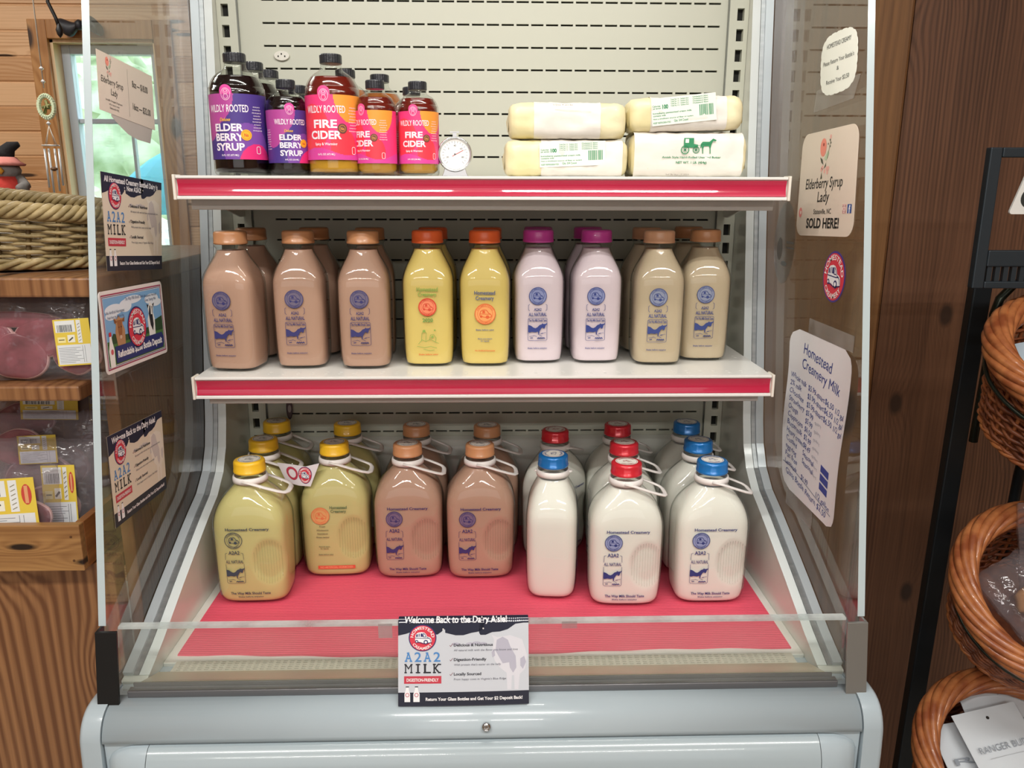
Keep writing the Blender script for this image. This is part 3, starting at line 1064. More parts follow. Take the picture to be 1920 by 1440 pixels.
def print_quart_blue(col='2f3f86', fill='8a93bd'):
    p = Print().use('printed_emblem')
    ox = -.0045
    mono_emblem(p, ox, .1163, .0148, col, fill)
    p.use('printed_lettering')
    p.line([(ox-.0135, .0915), (ox-.0155, .0915+.002), (ox-.0155, .101), (ox-.0135, .1025)], .0006, col)
    p.line([(ox+.0135, .0915), (ox+.0155, .0915+.002), (ox+.0155, .101), (ox+.0135, .1025)], .0006, col)
    p.text('A2A2', ox, .0916, .0044, col, w=.0125, bold=.02)
    p.text('ALL NATURAL', ox, .0826, .0056, col, w=.030, bold=.02)
    p.use('printed_picture')
    p.frame(ox-.016, .0414, ox+.016, .079, .0006, col, r=.002)
    p.text('The Way Milk Should Taste', ox, .0735, .0042, col, w=.030, bold=.02)
    farm_box(p, ox-.0155, .0414, ox+.0155, .0745, col)
    p.use('printed_footer')
    p.text('Shake before enjoying', ox, .0268, .0024, col, w=.033, bold=.02)
    return p
def print_choc(): return print_quart_blue('35346c', '6c6278')
def print_coffee(): return print_quart_blue('364684', '8f97ad')
def print_quart_orange_a():
    p = Print().use('printed_lettering')
    g, o_ = '8fae4e', 'd5482e'
    p.text('Homestead', 0, .1272, .0062, g, w=.034, bold=.02); p.text('Creamery', 0, .1192, .006, g, w=.030, bold=.02)
    p.use('printed_emblem'); mono_emblem(p, 0, .1012, .0146, o_, 'ee8a62')
    p.ring(0, .1012, .0128, .0148, o_, 3)
    p.use('printed_picture')
    p.text('2020', 0, .0768, .0058, '6f9a4a', w=.017, bold=.03)
    for pts in ([(-.016, .04), (-.010, .047), (-.004, .044), (.004, .048), (.012, .043), (.017, .041)], [(-.011, .045), (-.010, .058), (-.006, .062), (-.003, .058), (-.004, .045)], [(-.018, .036), (-.006, .034), (.004, .036), (.014, .033)], [(-.008, .031), (.002, .029), (.010, .03)], [(.002, .047), (.004, .055), (.009, .056), (.013, .05), (.012, .043)]):
        p.line(pts, .0007, '86a84e')
    p.disc(-.0065, .0615, .0024, '8fae4e', n=14); p.disc(.007, .052, .002, '8fae4e', n=14); p.disc(.011, .063, .0014, '8fae4e', n=10)
    p.use('printed_footer'); p.text('Shake before using', 0, .021, .0026, 'df6a2c', w=.032, bold=.02)
    return p
def print_quart_orange_b():
    p = Print().use('printed_lettering')
    nv, o_ = '54628a', 'e0602e'
    p.text('Homestead', 0, .1215, .006, nv, w=.034, bold=.02); p.text('Creamery', 0, .1128, .006, nv, w=.030, bold=.02)
    p.use('printed_emblem'); mono_emblem(p, .0005, .0895, .0172, o_, 'eda25e')
    p.use('printed_notes')
    p.text('Shake before using', 0, .062, .0026, nv, w=.030, bold=.02)
    p.text('Rinse and return', 0, .0472, .0022, nv, w=.023, bold=.02); p.text('for deposit', 0, .0436, .0022, nv, w=.014, bold=.02)
    p.use('printed_footer'); p.text('No Artificial Hormones', 0, .027, .0024, o_, w=.033, bold=.02)
    return p
def print_half(col='2c3a78', fill='8f99bf'):
    p = Print().use('printed_heading')
    p.text('Homestead Creamery', .0005, .1365, .0046, col, w=.071, bold=.022)
    p.use('printed_emblem'); mono_emblem(p, -.0232, .1195, .0146, col, fill)
    p.use('printed_lettering')
    X = -.0236
    p.text('A2A2', X, .0945, .0062, col, w=.0185, bold=.02)
    p.line([(X-.0115, .0972), (X-.0145, .0962), (X-.0150, .085)], .0006, col); p.line([(X+.0115, .0972), (X+.0145, .0962), (X+.0150, .085)], .0006, col)
    p.text('ALL NATURAL', X, .0786, .0056, col, w=.029, bold=.012)
    p.use('printed_picture')
    p.line([(X-.015, .0765), (X-.015, .044), (X-.0135, .042), (X+.0135, .042), (X+.015, .044), (X+.015, .0765)], .0006, col)
    farm_box(p, X-.0147, .0415, X+.0147, .0735, col)
    p.use('printed_footer')
    p.text('The Way Milk Should Taste', -.002, .0207, .0044, col, w=.066, bold=.022)
    p.text('Shake before enjoying', -.002, .0150, .0025, col, w=.042, bold=.02)
    return p
def print_half_lemon():
    p = Print().use('printed_heading')
    p.text('Homestead', .0085, .1355, .0052, '55704a', w=.030, bold=.02); p.text('Creamery', .0085, .1285, .0052, '55704a', w=.027, bold=.02)
    p.use('printed_emblem'); mono_emblem(p, -.0235, .1225, .0160, 'e0784a', 'dda468')
    p.use('printed_lettering')
    c = '6b6c4c'
    for i, t in enumerate(('Fresh', 'Wholesome', 'Nutritious', 'Great tasting')):
        p.text(t, -.021, .101-.0068*i, .0028, c, w=(.010, .021, .018, .023)[i], bold=.02)
    p.text('Rinse & return', -.019, .0625, .0022, c, w=.019, bold=.02); p.text('for deposit', -.019, .0588, .0022, c, w=.014, bold=.02)
    p.text('Shake before using', -.017, .0470, .0026, c, w=.026, bold=.02)
    p.use('printed_footer')
    p.rect(-.0325, .0195, .0335, .0262, 'dd5a40', 1, 10)
    p.text('NO ARTIFICIAL HORMONES', .0005, .021, .0036, 'eaa27a', w=.058, bold=.02)
    return p

# one bottle of every make is built, the others are copies
MADE = {}
def make_bottle(kind, liq, capc, printer, prkey, handle=True):
    key = (kind, liq, capc, prkey)
    if key in MADE: return MADE[key], False
    base = None
    root = empty('milk_bottle' if liq != 'lemonade' else 'lemonade_bottle')
    fill = .194 if kind == 'quart' else (.207 if liq != 'white' else .205)
    kk = (kind, fill)
    if kk not in MADE:
        g, l = bottle_meshes(kind, fill)
        go = g.build('glass_body', M_glass, root)
        lo = l.build('drink', LIQ[liq], root)
        MADE[kk] = (go.data, lo.data)
    else:
        gd, ld = MADE[kk]
        go = bpy.data.objects.new('glass_body', gd); C.objects.link(go); go.parent = root
        ld = ld.copy(); ld.materials.clear(); ld.materials.append(LIQ[liq])
        lo = bpy.data.objects.new('drink', ld); C.objects.link(lo); lo.parent = root
    zt = (Q_PROF if kind == 'quart' else H_PROF)[-1][0]
    zc = zt+.0062
    co = cap_mesh(capc in ('blue', 'red')).build('cap', CAPM[capc], root, loc=(0, 0, zc))
    if kind != 'quart':
        p = Print().use('cap_sticker')
        p.disc(0, 0, .0185, 'ece8de', 0, n=32)
        ic = {'yellow': '4a4a55', 'tan': '4a4450', 'blue': '2c3f86', 'red': 'a02a38'}[capc]
        p.ring(0, 0, .0165, .0172, ic, 1, 32)
        p.text('HOMESTEAD', 0, 0, .0028, ic, w=.026, arc=(.0125, PI/2, 1), bold=.02)
        p.text('CREAMERY', 0, 0, .0028, ic, w=.024, arc=(.0155, -PI/2, -1), bold=.02)
        truck(p, 0, 0, .010, 'ece8de', ic, 2)
        p.lay(lambda x, y, l: (x, y, .0210+.00012*l), co)
        if handle:
            h = MB()
            h.lathe([(.0256, .2095), (.0284, .2095), (.0288, .2140), (.0280, .2190), (.0256, .2195)], 40, bot=False, top=False)
            loop = []
            W_ = .0255
            pts = [(-.006, -.0282), (.012, -.030), (.03, -.0290), (.05, -.0262), (.0598, -.0225), (.0640, -.014), (.0645, 0), (.0640, .012), (.0600, .0205), (.05, .024), (.03, .0268), (.012, .0282), (-.004, .028)]
            for x, y in pts:
                loop.append((x, y, .2135-.00015/.0001*0-.36*max(x, 0)+.0025))
            h.tube(loop, .0036, 8, flat=(.55, 1.2))
            h.build('handle', M_handle, root)
    if printer:
        P = Q_PROF if kind == 'quart' else H_PROF
        printer().lay(lambda x, z, l: (x, front_y(P, x, z)-.0003-.00012*l, z), root, .008)
    MADE[key] = root
    return root, True
def place_bottle(kind, liq, capc, printer, prkey, loc, rz, label, group, handle=True):
    r, first = make_bottle(kind, liq, capc, printer, prkey, handle)
    if not first: r = copy_tree(r)
    r.location = loc
    r.rotation_euler = (0, 0, rz)
    tag(r, label, 'bottle', group)
    return r

ZM, ZD = 1.161, .7652
QG = 'quart bottles on the middle shelf'
quarts = [('chocolate', 'tan', -.409, 1.302, -.10, 'square quart bottle of chocolate milk, front of the leftmost pair on the middle shelf'),
          ('chocolate', 'tan', -.306, 1.322, .05, 'square quart bottle of chocolate milk, second from the left in the front row'),
          ('chocolate', 'tan', -.2, 1.317, .03, 'square quart bottle of chocolate milk, front row, just left of the yellow bottles'),
          ('orange', 'orange', -.0965, 1.334, .02, 'yellow custard quart bottle with orange cap and green picture print, front row'),
          ('orange', 'orange', -.002, 1.335, .0, 'yellow custard quart bottle with orange cap and large orange emblem, front row'),
          ('strawberry', 'magenta', .0885, 1.356, .05, 'pink strawberry milk quart with magenta cap beside the yellow bottles, front row'),
          ('strawberry', 'magenta', .187, 1.355, .02, 'pink strawberry milk quart with magenta cap beside the beige bottles, front row'),
          ('coffee', 'peach', .29, 1.338, -.03, 'beige coffee milk quart with peach cap, second from right in the front row'),
          ('coffee', 'tan', .377, 1.372, -.02, 'beige coffee milk quart with tan cap, rightmost bottle of the front row')]
for i, (lq, cp, x, y, rz, lab) in enumerate(quarts):
    pr = {3: (print_quart_orange_a, 'oa'), 4: (print_quart_orange_b, 'ob')}.get(i, {'chocolate': (print_choc, 'choc'), 'coffee': (print_coffee, 'coff')}.get(lq, (print_quart_blue, 'blue')))
    place_bottle('quart', lq, cp, pr[0], pr[1], (x, y, ZM), rz, lab, QG)
backs = ['square quart bottle of chocolate milk directly behind the leftmost front bottle, middle shelf',
         'quart bottle of chocolate milk in shadow behind the second bottle from the left',
         'quart bottle of chocolate milk in shadow behind the third bottle from the left',
         'orange capped quart in shadow behind the yellow bottle with green print',
         'orange capped quart in shadow behind the yellow bottle with large orange emblem',
         'magenta capped pink quart in shadow behind the pink bottle beside the yellow ones',
         'magenta capped pink quart in shadow behind the pink bottle beside the beige ones',
         'beige coffee milk quart in shadow behind the peach capped front bottle',
         'beige coffee milk quart in shadow behind the rightmost front bottle']
for i, (lq, cp, x, y, rz, lab) in enumerate(quarts):
    pr = {3: (print_quart_orange_a, 'oa'), 4: (print_quart_orange_b, 'ob')}.get(i, {'chocolate': (print_choc, 'choc'), 'coffee': (print_coffee, 'coff')}.get(lq, (print_quart_blue, 'blue')))
    place_bottle('quart', lq, cp, pr[0], pr[1], (x+(.003, .004, -.004, .002, .004, .006, -.002, -.001, -.004)[i], y+.103, ZM), .04*((i*7) % 5-2), backs[i], QG)

HG = 'half gallon bottles on the bottom deck'
halves = [('lemonade', 'yellow', 'half', -.397, 1.268, .02, 'half gallon of lemonade with yellow cap at the front left corner of the deck'),
          ('lemonade', 'yellow', 'half', -.405, 1.382, .0, 'half gallon of lemonade second in the leftmost column, with a paper tag'),
          ('lemonade', 'yellow', 'half', -.41, 1.495, .0, 'half gallon of lemonade at the back of the leftmost column'),
          ('lemonade', 'yellow', 'lemon', -.273, 1.36, .03, 'half gallon of lemonade with red bar and orange emblem print'),
          ('lemonade', 'yellow', 'lemon', -.270, 1.477, .1, 'half gallon of lemonade behind the one printed with a red bar'),
          ('chocolate', 'tan', 'half', -.1415, 1.35, .02, 'front half gallon of chocolate milk beside the lemonade'),
          ('chocolate', 'tan', 'half', -.136, 1.466, -.05, 'rear half gallon of chocolate milk in the column beside the lemonade'),
          ('chocolate', 'tan', 'half', -.0125, 1.345, .02, 'front half gallon of chocolate milk beside the white milk'),
          ('chocolate', 'tan', 'half', .0, 1.459, .0, 'rear half gallon of chocolate milk in the column beside the white milk'),
          ('white', 'blue', 'half', .1135, 1.285, 1.48, 'blue capped half gallon of white milk turned narrow side forward'),
          ('white', 'red', 'half', .1285, 1.426, .9, 'red capped half gallon of white milk behind the bottle turned sideways'),
          ('white', 'red', 'half', .2325, 1.243, -.02, 'red capped half gallon of white milk, front of its column of three'),
          ('white', 'red', 'half', .246, 1.349, .0, 'red capped half gallon of white milk, middle of its column of three'),
          ('white', 'red', 'half', .252, 1.461, .0, 'red capped half gallon of white milk, back of its column of three'),
          ('white', 'blue', 'half', .378, 1.249, .0, 'blue capped half gallon of white milk at the front right corner of the deck'),
          ('white', 'blue', 'half', .383, 1.36, .0, 'blue capped half gallon of white milk, middle of the rightmost column'),
          ('white', 'blue', 'half', .389, 1.472, -.05, 'blue capped half gallon of white milk, back of the rightmost column')]
for lq, cp, pk, x, y, rz, lab in halves:
    if pk == 'lemon': pf = print_half_lemon
    elif lq == 'lemonade': pf = lambda: print_half('3a4652', None)
    elif lq == 'chocolate': pf = lambda: print_half('3a3168', '74627c')
    else: pf = print_half
    place_bottle('half', lq, cp, pf, pk+lq, (x, y, ZD), rz, lab, HG)
# paper tag hanging between the yellow capped bottles
fn = quad_map((-.372, 1.343, .978), (-.292, 1.318, .985), (-.300, 1.312, .944), (-.352, 1.333, .938), (-.3, -.95, .1), .075, .04)
tg = sheet('paper_tag', fn, [(0, .006), (.03, .001), (.062, 0), (.075, .04), (.05, .034), (.02, .038), (0, .04)], .0004, mat('tag_paper', 'e4dee2', .6))
tag(tg, 'white paper tag with round red emblem hanging between two yellow capped bottles', 'tag')
p = Print().use('printed_emblem')
emblem(p, .049, .019, .0145)
p.ring(.022, .022, .0075, .0115, 'b83a50', 2, 24)
p.lay(fn, tg)

# ================================================================== syrup bottles, thermometer, butter on the upper shelf
M_capblack = mat('black_cap', '20232a', .35, coat=.3, bump=(420, .5, .001))
def gradient_liquid(name, bot, top, z0, z1):
    m = bpy.data.materials.new(name); m.use_nodes = True
    nt = m.node_tree; b = nt.nodes['Principled BSDF']
    tc = nt.nodes.new('ShaderNodeTexCoord'); sp = nt.nodes.new('ShaderNodeSeparateXYZ'); mr = nt.nodes.new('ShaderNodeMapRange'); r = nt.nodes.new('ShaderNodeValToRGB')
    nt.links.new(tc.outputs['Object'], sp.inputs[0]); nt.links.new(sp.outputs[2], mr.inputs['Value'])
    mr.inputs['From Min'].default_value = z0; mr.inputs['From Max'].default_value = z1
    nt.links.new(mr.outputs[0], r.inputs['Fac'])
    r.color_ramp.elements[0].color = lin(bot); r.color_ramp.elements[1].color = lin(top)
    nt.links.new(r.outputs['Color'], b.inputs['Base Color'])
    b.inputs['Roughness'].default_value = .15
    return m
SY = {'elder': mat('elderberry_syrup', '140609', .12), 'cider': gradient_liquid('cider_with_sediment', 'c4922f', '64180f', .02, .034), 'amber': gradient_liquid('amber_cider', 'c4922f', 'a8602a', .02, .034)}
LG = dict(R=.0408, h=.1755, lab=(.0232, .1155), prof=[(.034, 0), (.0385, .0015), (.0405, .006), (.0408, .012), (.0408, .117), (.0398, .126), (.0372, .134), (.0325, .1415), (.026, .1475), (.0195, .1515), (.0162, .156), (.0155, .162), (.0155, .166)], cap=(.0165, .1625, .1755), fill=.142)
SM = dict(R=.0312, h=.139, lab=(.0185, .0945), prof=[(.026, 0), (.0294, .0015), (.0309, .005), (.0312, .01), (.0312, .096), (.0302, .1035), (.0276, .1105), (.023, .116), (.0175, .1195), (.014, .122), (.0132, .126), (.0132, .131)], cap=(.0142, .1268, .139), fill=.1135)
PAL = {'elder': ('4a3585', 'b14795', '7a4aa3', 'e02f78'), 'cider': ('ea3d7c', 'ee3d4e', 'f79a3c', 'd9479c')}
def label_region(kind, u, v):
    if kind == 'elder':
        if math.hypot((u-1.02)*1.0, v+.12) < .36: return 3
        if math.hypot(u-.12, v-1.02) < .52 or math.hypot(u-.02, v-.55) < .26: return 1
        if math.hypot(u-.85, v-.1) < .46 and u+v > .35: return 2
        return 0
    if math.hypot(u-1.02, v-.92) < .36+.04*math.sin(v*6): return 2
    if v < .13+.06*math.sin(u*5): return 3
    if math.hypot(u-.22, v-.5) < .36 or (u < .3 and .2 < v < .8): return 1
    if math.hypot(u-.85, v-.22) < .26: return 1
    return 0
SMADE = {}
def make_syrup(kind, spec, liqk):
    key = (kind, spec['h'], liqk)
    if key in SMADE: return SMADE[key], False
    root = empty('syrup_bottle' if kind == 'elder' else 'cider_bottle')
    R = spec['R']
    mb = MB(); mb.lathe(catmull(spec['prof'], 3), 48, top=False); mb.build('glass_body', M_glass, root)
    pf = [(r-.002, z) for r, z in catmull(spec['prof'], 3) if .006 <= z <= spec['fill']]
    pf = [(pf[0][0]-.006, .0045)] + pf
    pf.append((pf[-1][0], spec['fill']+.0004))
    mb = MB(); mb.lathe(pf, 48); mb.build('drink', SY[liqk], root)
    cr, c0, c1 = spec['cap']
    mb = MB()
    Rg = []
    for r, z in ((cr*.97, c0), (cr, c0+.0008), (cr, c1-.0015), (cr*.95, c1), (.0004, c1)):
        Rg.append([(r*(1-.02*(j % 2 and c0 < z < c1))*math.cos(2*PI*j/56), r*(1-.02*(j % 2 and c0 < z < c1))*math.sin(2*PI*j/56), z) for j in range(56)])
    mb.rings(Rg, 0, False); mb.build('cap', M_capblack, root)
    # wrap-around label: fine facets, coloured field by field
    z0, z1 = spec['lab']
    A = 2.0
    nu, nv = 130, 80
    k = spec['R']/.0408
    W_ = 2*A*R
    mb = MB()
    for j in range(nv+1):
        for i in range(nu+1):
            a = -A+2*A*i/nu
            mb.v.append(((R+.0003)*math.sin(a), -(R+.0003)*math.cos(a), z0+(z1-z0)*j/nv))
    for j in range(nv):
        for i in range(nu):
            uu = (-A+2*A*(i+.5)/nu)/1.9+.5; vv = (j+.5)/nv
            mb.f.append((j*(nu+1)+i, j*(nu+1)+i+1, (j+1)*(nu+1)+i+1, (j+1)*(nu+1)+i)); mb.m.append(label_region(kind, uu, vv)); mb.s.append(True)
    lab = mb.build('label', [ink(c, .4) for c in PAL[kind]], root, recalc=False)
    p = Print().use('printed_emblem')
    H = z1-z0
    tc_ = 'd9479c' if kind == 'elder' else 'ee4f8f'
    tw, th = .0092*k, .0125*k
    pts = [(-tw, H-.001), (-tw, H+.004*k)] + [(tw*math.cos(a), H+.004*k+(th-.004*k)*math.sin(a)) for a in [PI-PI*q/10 for q in range(11)]] + [(tw, H-.001)]
    p.poly(pts, tc_, .5)
    lc = 'f5b9d8'
    p.ring(0, H+.0025*k, .0028*k, .0036*k, lc, 1.5, 20); p.ring(0, H-.004*k, .0028*k, .0036*k, lc, 1.5, 20)
    p.ring(0, H-.0008*k, .0062*k, .007*k, lc, 1.5, 24, 1.25)
    p.line([(-.0028*k, H+.0045*k), (0, H+.001*k), (.0028*k, H+.0045*k)], .0007*k, lc, 1.5)
    p.use('printed_brand')
    wh = 'f4e9f2'
    p.text('WILDLY ROOTED', 0, H*.725, .0098*k, wh, w=.062*k, bold=.012)
    p.use('printed_title')
    if kind == 'elder':
        p.text('Deluxe', -.004*k, H*.585, .0045*k, 'e8b53a', w=.016*k, bold=.02, shear=.25)
        for i, t in enumerate(('ELDER', 'BERRY', 'SYRUP')):
            p.text(t, 0, H*(.435-.148*i), .0098*k, wh, w=.044*k, bold=.035)
        p.use('printed_seal'); p.disc(.0255*k, H*.375, .0078*k, 'f2b52c', 3, n=24); p.ring(.0255*k, H*.375, .0056*k, .0062*k, 'e0852c', 4, 24); p.text('No', .0255*k, H*.35, .0045*k, 'cf4a2c', w=.006*k, layer=4, bold=.03)
        p.use('printed_footer'); p.text('16 FL OZ (473 ML)' if k > .9 else '8 FL OZ (236 ML)', 0, H*.05, .0026*k, wh, w=.026*k, bold=.02)
    else:
        p.text('FIRE', 0, H*.495, .0108*k, wh, w=.036*k, bold=.035); p.text('CIDER', 0, H*.325, .0108*k, wh, w=.048*k, bold=.035)
        p.text('Spicy & Warming', 0, H*.225, .0036*k, wh, w=.034*k, bold=.02)
        p.use('printed_seal'); p.disc(.0255*k, H*.485, .0072*k, '6b4038', 3, n=24); p.disc(.0255*k, H*.485, .0050*k, 'd08a3c', 4, n=20); p.disc(.0255*k, H*.485, .0042*k, '6b4038', 5, n=20); p.text('No', .0255*k, H*.46, .004*k, 'e09a4c', w=.0055*k, layer=6, bold=.03)
        p.use('printed_footer'); p.text('16 FL OZ (473 ML)' if k > .9 else '8 FL OZ (236 ML)', 0, H*.07, .0026*k, wh, w=.026*k, bold=.02)
    p.use('printed_small_type')
    for i in range(9):
        p.text('mix one spoon daily with water or tea'[:16+(i*5) % 9], .044*k, H*(.80-.045*i), .0020*k, wh, w=(.012+.002*(i % 3))*k, bold=.01)
        p.text('organic ingredients raw honey roots'[:14+(i*3) % 8], -.049*k, H*(.62-.045*i), .0020*k, wh, w=(.011+.002*(i % 3))*k, bold=.01)
    p.frame(.04*k, H*.09, .046*k, H*.2, .0008*k, wh, 2, r=.002*k)
    p.lay(lambda x, y, l: ((R+.0004+.00012*l)*math.sin(x/R), -(R+.0004+.00012*l)*math.cos(x/R), z0+y), lab, .0035)
    SMADE[key] = root
    return root, True
ZT = 1.4685
SG = 'black capped bottles on the upper shelf'
for kind, spec, lk, x, y, rz, lab in (
        ('elder', LG, 'elder', -.372, 1.272, -.12, 'large purple labelled elderberry syrup bottle at the front left of the upper shelf'),
        ('elder', LG, 'elder', -.370, 1.358, .3, 'large elderberry syrup bottle second in line behind the leftmost front bottle'),
        ('elder', LG, 'elder', -.368, 1.445, .2, 'large elderberry syrup bottle third in line behind the leftmost front bottle'),
        ('elder', SM, 'elder', -.299, 1.272, .34, 'small purple labelled elderberry syrup bottle in the front row'),
        ('elder', SM, 'elder', -.297, 1.340, .2, 'small elderberry syrup bottle directly behind the small front one'),
        ('elder', SM, 'elder', -.296, 1.408, -.2, 'small elderberry syrup bottle at the back of the small ones'),
        ('cider', LG, 'cider', -.2305, 1.276, -.14, 'large red labelled fire cider bottle in the front row'),
        ('cider', LG, 'amber', -.236, 1.432, .2, 'large fire cider bottle mostly hidden behind the large front one'),
        ('cider', SM, 'cider', -.1655, 1.272, -.62, 'small fire cider bottle turned so its label shows small type'),
        ('cider', LG, 'amber', -.186, 1.49, .4, 'large amber fire cider bottle behind the small turned one'),
        ('cider', SM, 'cider', -.1025, 1.283, -.16, 'small fire cider bottle next to the thermometer, facing forward'),
        ('cider', SM, 'cider', -.118, 1.352, .5, 'small fire cider bottle half hidden behind the one beside the thermometer')):
    r, first = make_syrup(kind, spec, lk)
    if not first: r = copy_tree(r)
    r.location = (x, y, ZT); r.rotation_euler = (0, 0, rz)
    tag(r, lab, 'bottle', SG)

# round fridge thermometer
th = empty('thermometer', (-.047, 1.283, ZT), .06, 'round silver dial thermometer on a stand beside the cider bottles', 'thermometer')
M_chrome = mat('thermometer_chrome', 'd8dadb', .16, metal=1)
def ydisc(prof, m, name, parent, seg=40, zc=.0335):
    mb = MB(); mb.rings([[(r*math.cos(2*PI*j/seg), y, zc+r*math.sin(2*PI*j/seg)) for j in range(seg)] for r, y in prof], 0, True)
    return mb.build(name, m, parent)
ydisc([(.026, .006), (.0268, .002), (.0262, -.006), (.0245, -.0068), (.023, -.005), (.0228, -.0035), (.0228, .004)], M_chrome, 'case_ring', th)
dl = ydisc([(.0227, -.0028), (.0227, -.0034)], mat('dial_white', 'f6f6f2', .4), 'dial', th)
p = Print().use('dial_marks')
for i in range(21):
    a = math.radians(225-270*i/20); r0 = .017 if i % 5 else .0155
    p.line([(r0*math.cos(a), r0*math.sin(a)), (.0195*math.cos(a), .0195*math.sin(a))], .0005, '5a5c60')
for t, a in (('-20', 200), ('0', 140), ('40', 90), ('60', 40), ('80', -20)):
    p.text(t, .0128*math.cos(math.radians(a)), .0128*math.sin(math.radians(a))-.0012, .0026, '505256', bold=.01)
p.lay(lambda x, y, l: (x, -.0034-.0001*l, .0335+y), dl)
p = Print().use('needle'); p.line([(-.004, -.003), (.013, .006)], .0009, 'b8302a', 3); p.disc(0, 0, .0014, '5a5c60', 4, n=12)
p.lay(lambda x, y, l: (x, -.0034-.0001*l, .0335+y), dl)
mb = MB()
mb.prism([(-.021, 0), (.021, 0), (.018, .006), (.016, .014), (-.016, .014), (-.018, .006)], 'y', .0062, .0075); mb.box(-.021, .021, -.016, .0062, 0, .0012)
mb.build('stand', M_chrome, th, .0005)
mb = MB(); mb.box(-.003, .003, -.001, .001, .0595, .066); mb.box(-.007, .007, -.001, .001, .0655, .0675); mb.build('hook', M_chrome, th)

# butter rolls wrapped in paper
M_butter = two_tone('butter_paper', 'e2d6a4', 'eae0ba', 20, .42, bump=1.0, coat=.15)
M_band = two_tone('white_wrap', 'e2dbd2', 'e8e3db', 18, .45, bump=1.0, coat=.1)
def butter(name, L, D, H, loc, rot, band, printer, label, seed):
    t = empty('butter_roll', loc, 0, label, 'butter', 'wrapped butter rolls')
    t.rotation_euler = rot
    rnd = random.Random(seed)
    def sec(x, k, off=0):
        a, b = D/2*k[0]+off, H/2*k[1]+off
        out = []
        for j in range(48):
            th_ = 2*PI*(j+.5)/48
            c, s_ = math.cos(th_), math.sin(th_)
            n = k[2]
            r = 1/((abs(c)/a)**n+(abs(s_)/b)**n)**(1/n)
            wob = .0020*noise.noise(Vector((x*60+seed, c*3, s_*3)))+.0012*noise.noise(Vector((x*160, c*9+seed, s_*9)))
            r += wob
            z = H/2+r*s_
            out.append((x, r*c, max(z, .0002 if off == 0 else .0003)))
        return out
    st = [(-L/2, (.55, .62, 3)), (-L/2+.002, (.8, .8, 3.4)), (-L/2+.006, (.93, .92, 4)), (-L/2+.014, (.99, .985, 4.6))]
    mid = [(-L/2+.014+(L-.028)*i/28, (1, 1, 5)) for i in range(1, 28)]
    R = [sec(x, k) for x, k in st+mid+[(-x, k) for x, k in st[::-1]]]
    mb = MB(); mb.rings(R, 0, True); mb.build('wrapper', M_butter, t)
    # folded paper end
    for s_ in (-1, 1):
        mb = MB()
        pts = [(s_*(L/2+.0006), -D*.3, H*.2), (s_*(L/2+.0035), 0, H*.5), (s_*(L/2+.0006), D*.3, H*.2), (s_*(L/2-.001), D*.32, H*.75), (s_*(L/2-.001), -D*.32, H*.75)]
        mb.add(pts, [(0, 1, 4), (1, 2, 3), (0, 2, 1), (1, 3, 4)]); mb.build('end_fold', M_butter, t)
    x0, x1 = band
    R = [sec(x0+(x1-x0)*i/20, (1, 1, 5), .0007) for i in range(21)]
    mb = MB(); mb.rings(R, 0, True, False, False); bd = mb.build('paper_band', M_band, t)
    p = printer()
    p.lay(lambda x, y, l: (x, -D/2-.0016-.00012*l, y), bd)
    return t
GR = '2f8a5c'
def fine_label(x0, y0, w, h, rot=0):
    def f():
        p = Print().use('product_sticker')
        P = lambda a, b: (x0+a*w*math.cos(rot)-b*h*math.sin(rot), y0+a*w*math.sin(rot)+b*h*math.cos(rot))
        p.poly([P(0, 0), P(1, 0), P(1, 1), P(0, 1)], 'e9ede2', 1)
        p.use('printed_lettering')
        def T(s_, a, b, hh, ww, bold=.02):
            q = P(a, b); p.text(s_, q[0], q[1], hh*h, GR, w=ww*w, align='l', rot=rot, bold=bold, layer=2)
        T('100', .17, .6, .14, .09, .05)
        T('Calories', .02, .68, .06, .12); T('per serving', .02, .6, .06, .13)
        for i in range(4):
            T('Total Fat 11g   Sodium 0mg', .3, .88-.075*i, .05, .28); T('Cholesterol 30mg', .64, .9-.075*i, .05, .24)
        T('Ingredients pasteurized cream milk', .02, .42, .06, .6); T('contains milk', .02, .33, .06, .2)
        T('Not a significant source of fiber or sugars', .02, .22, .05, .62)
        T('KEEP REFRIGERATED', .02, .07, .06, .27); T('Qty. 5/4 Count', .34, .09, .08, .22)
        p.use('barcode')
        rnd = random.Random(5)
        a = .74
        while a < .96:
            ww = rnd.choice((.006, .01, .014))
            p.poly([P(a, .22), P(a+ww, .22), P(a+ww, .62), P(a, .62)], GR, 2)
            a += ww+rnd.choice((.006, .01))
        return p
    return f
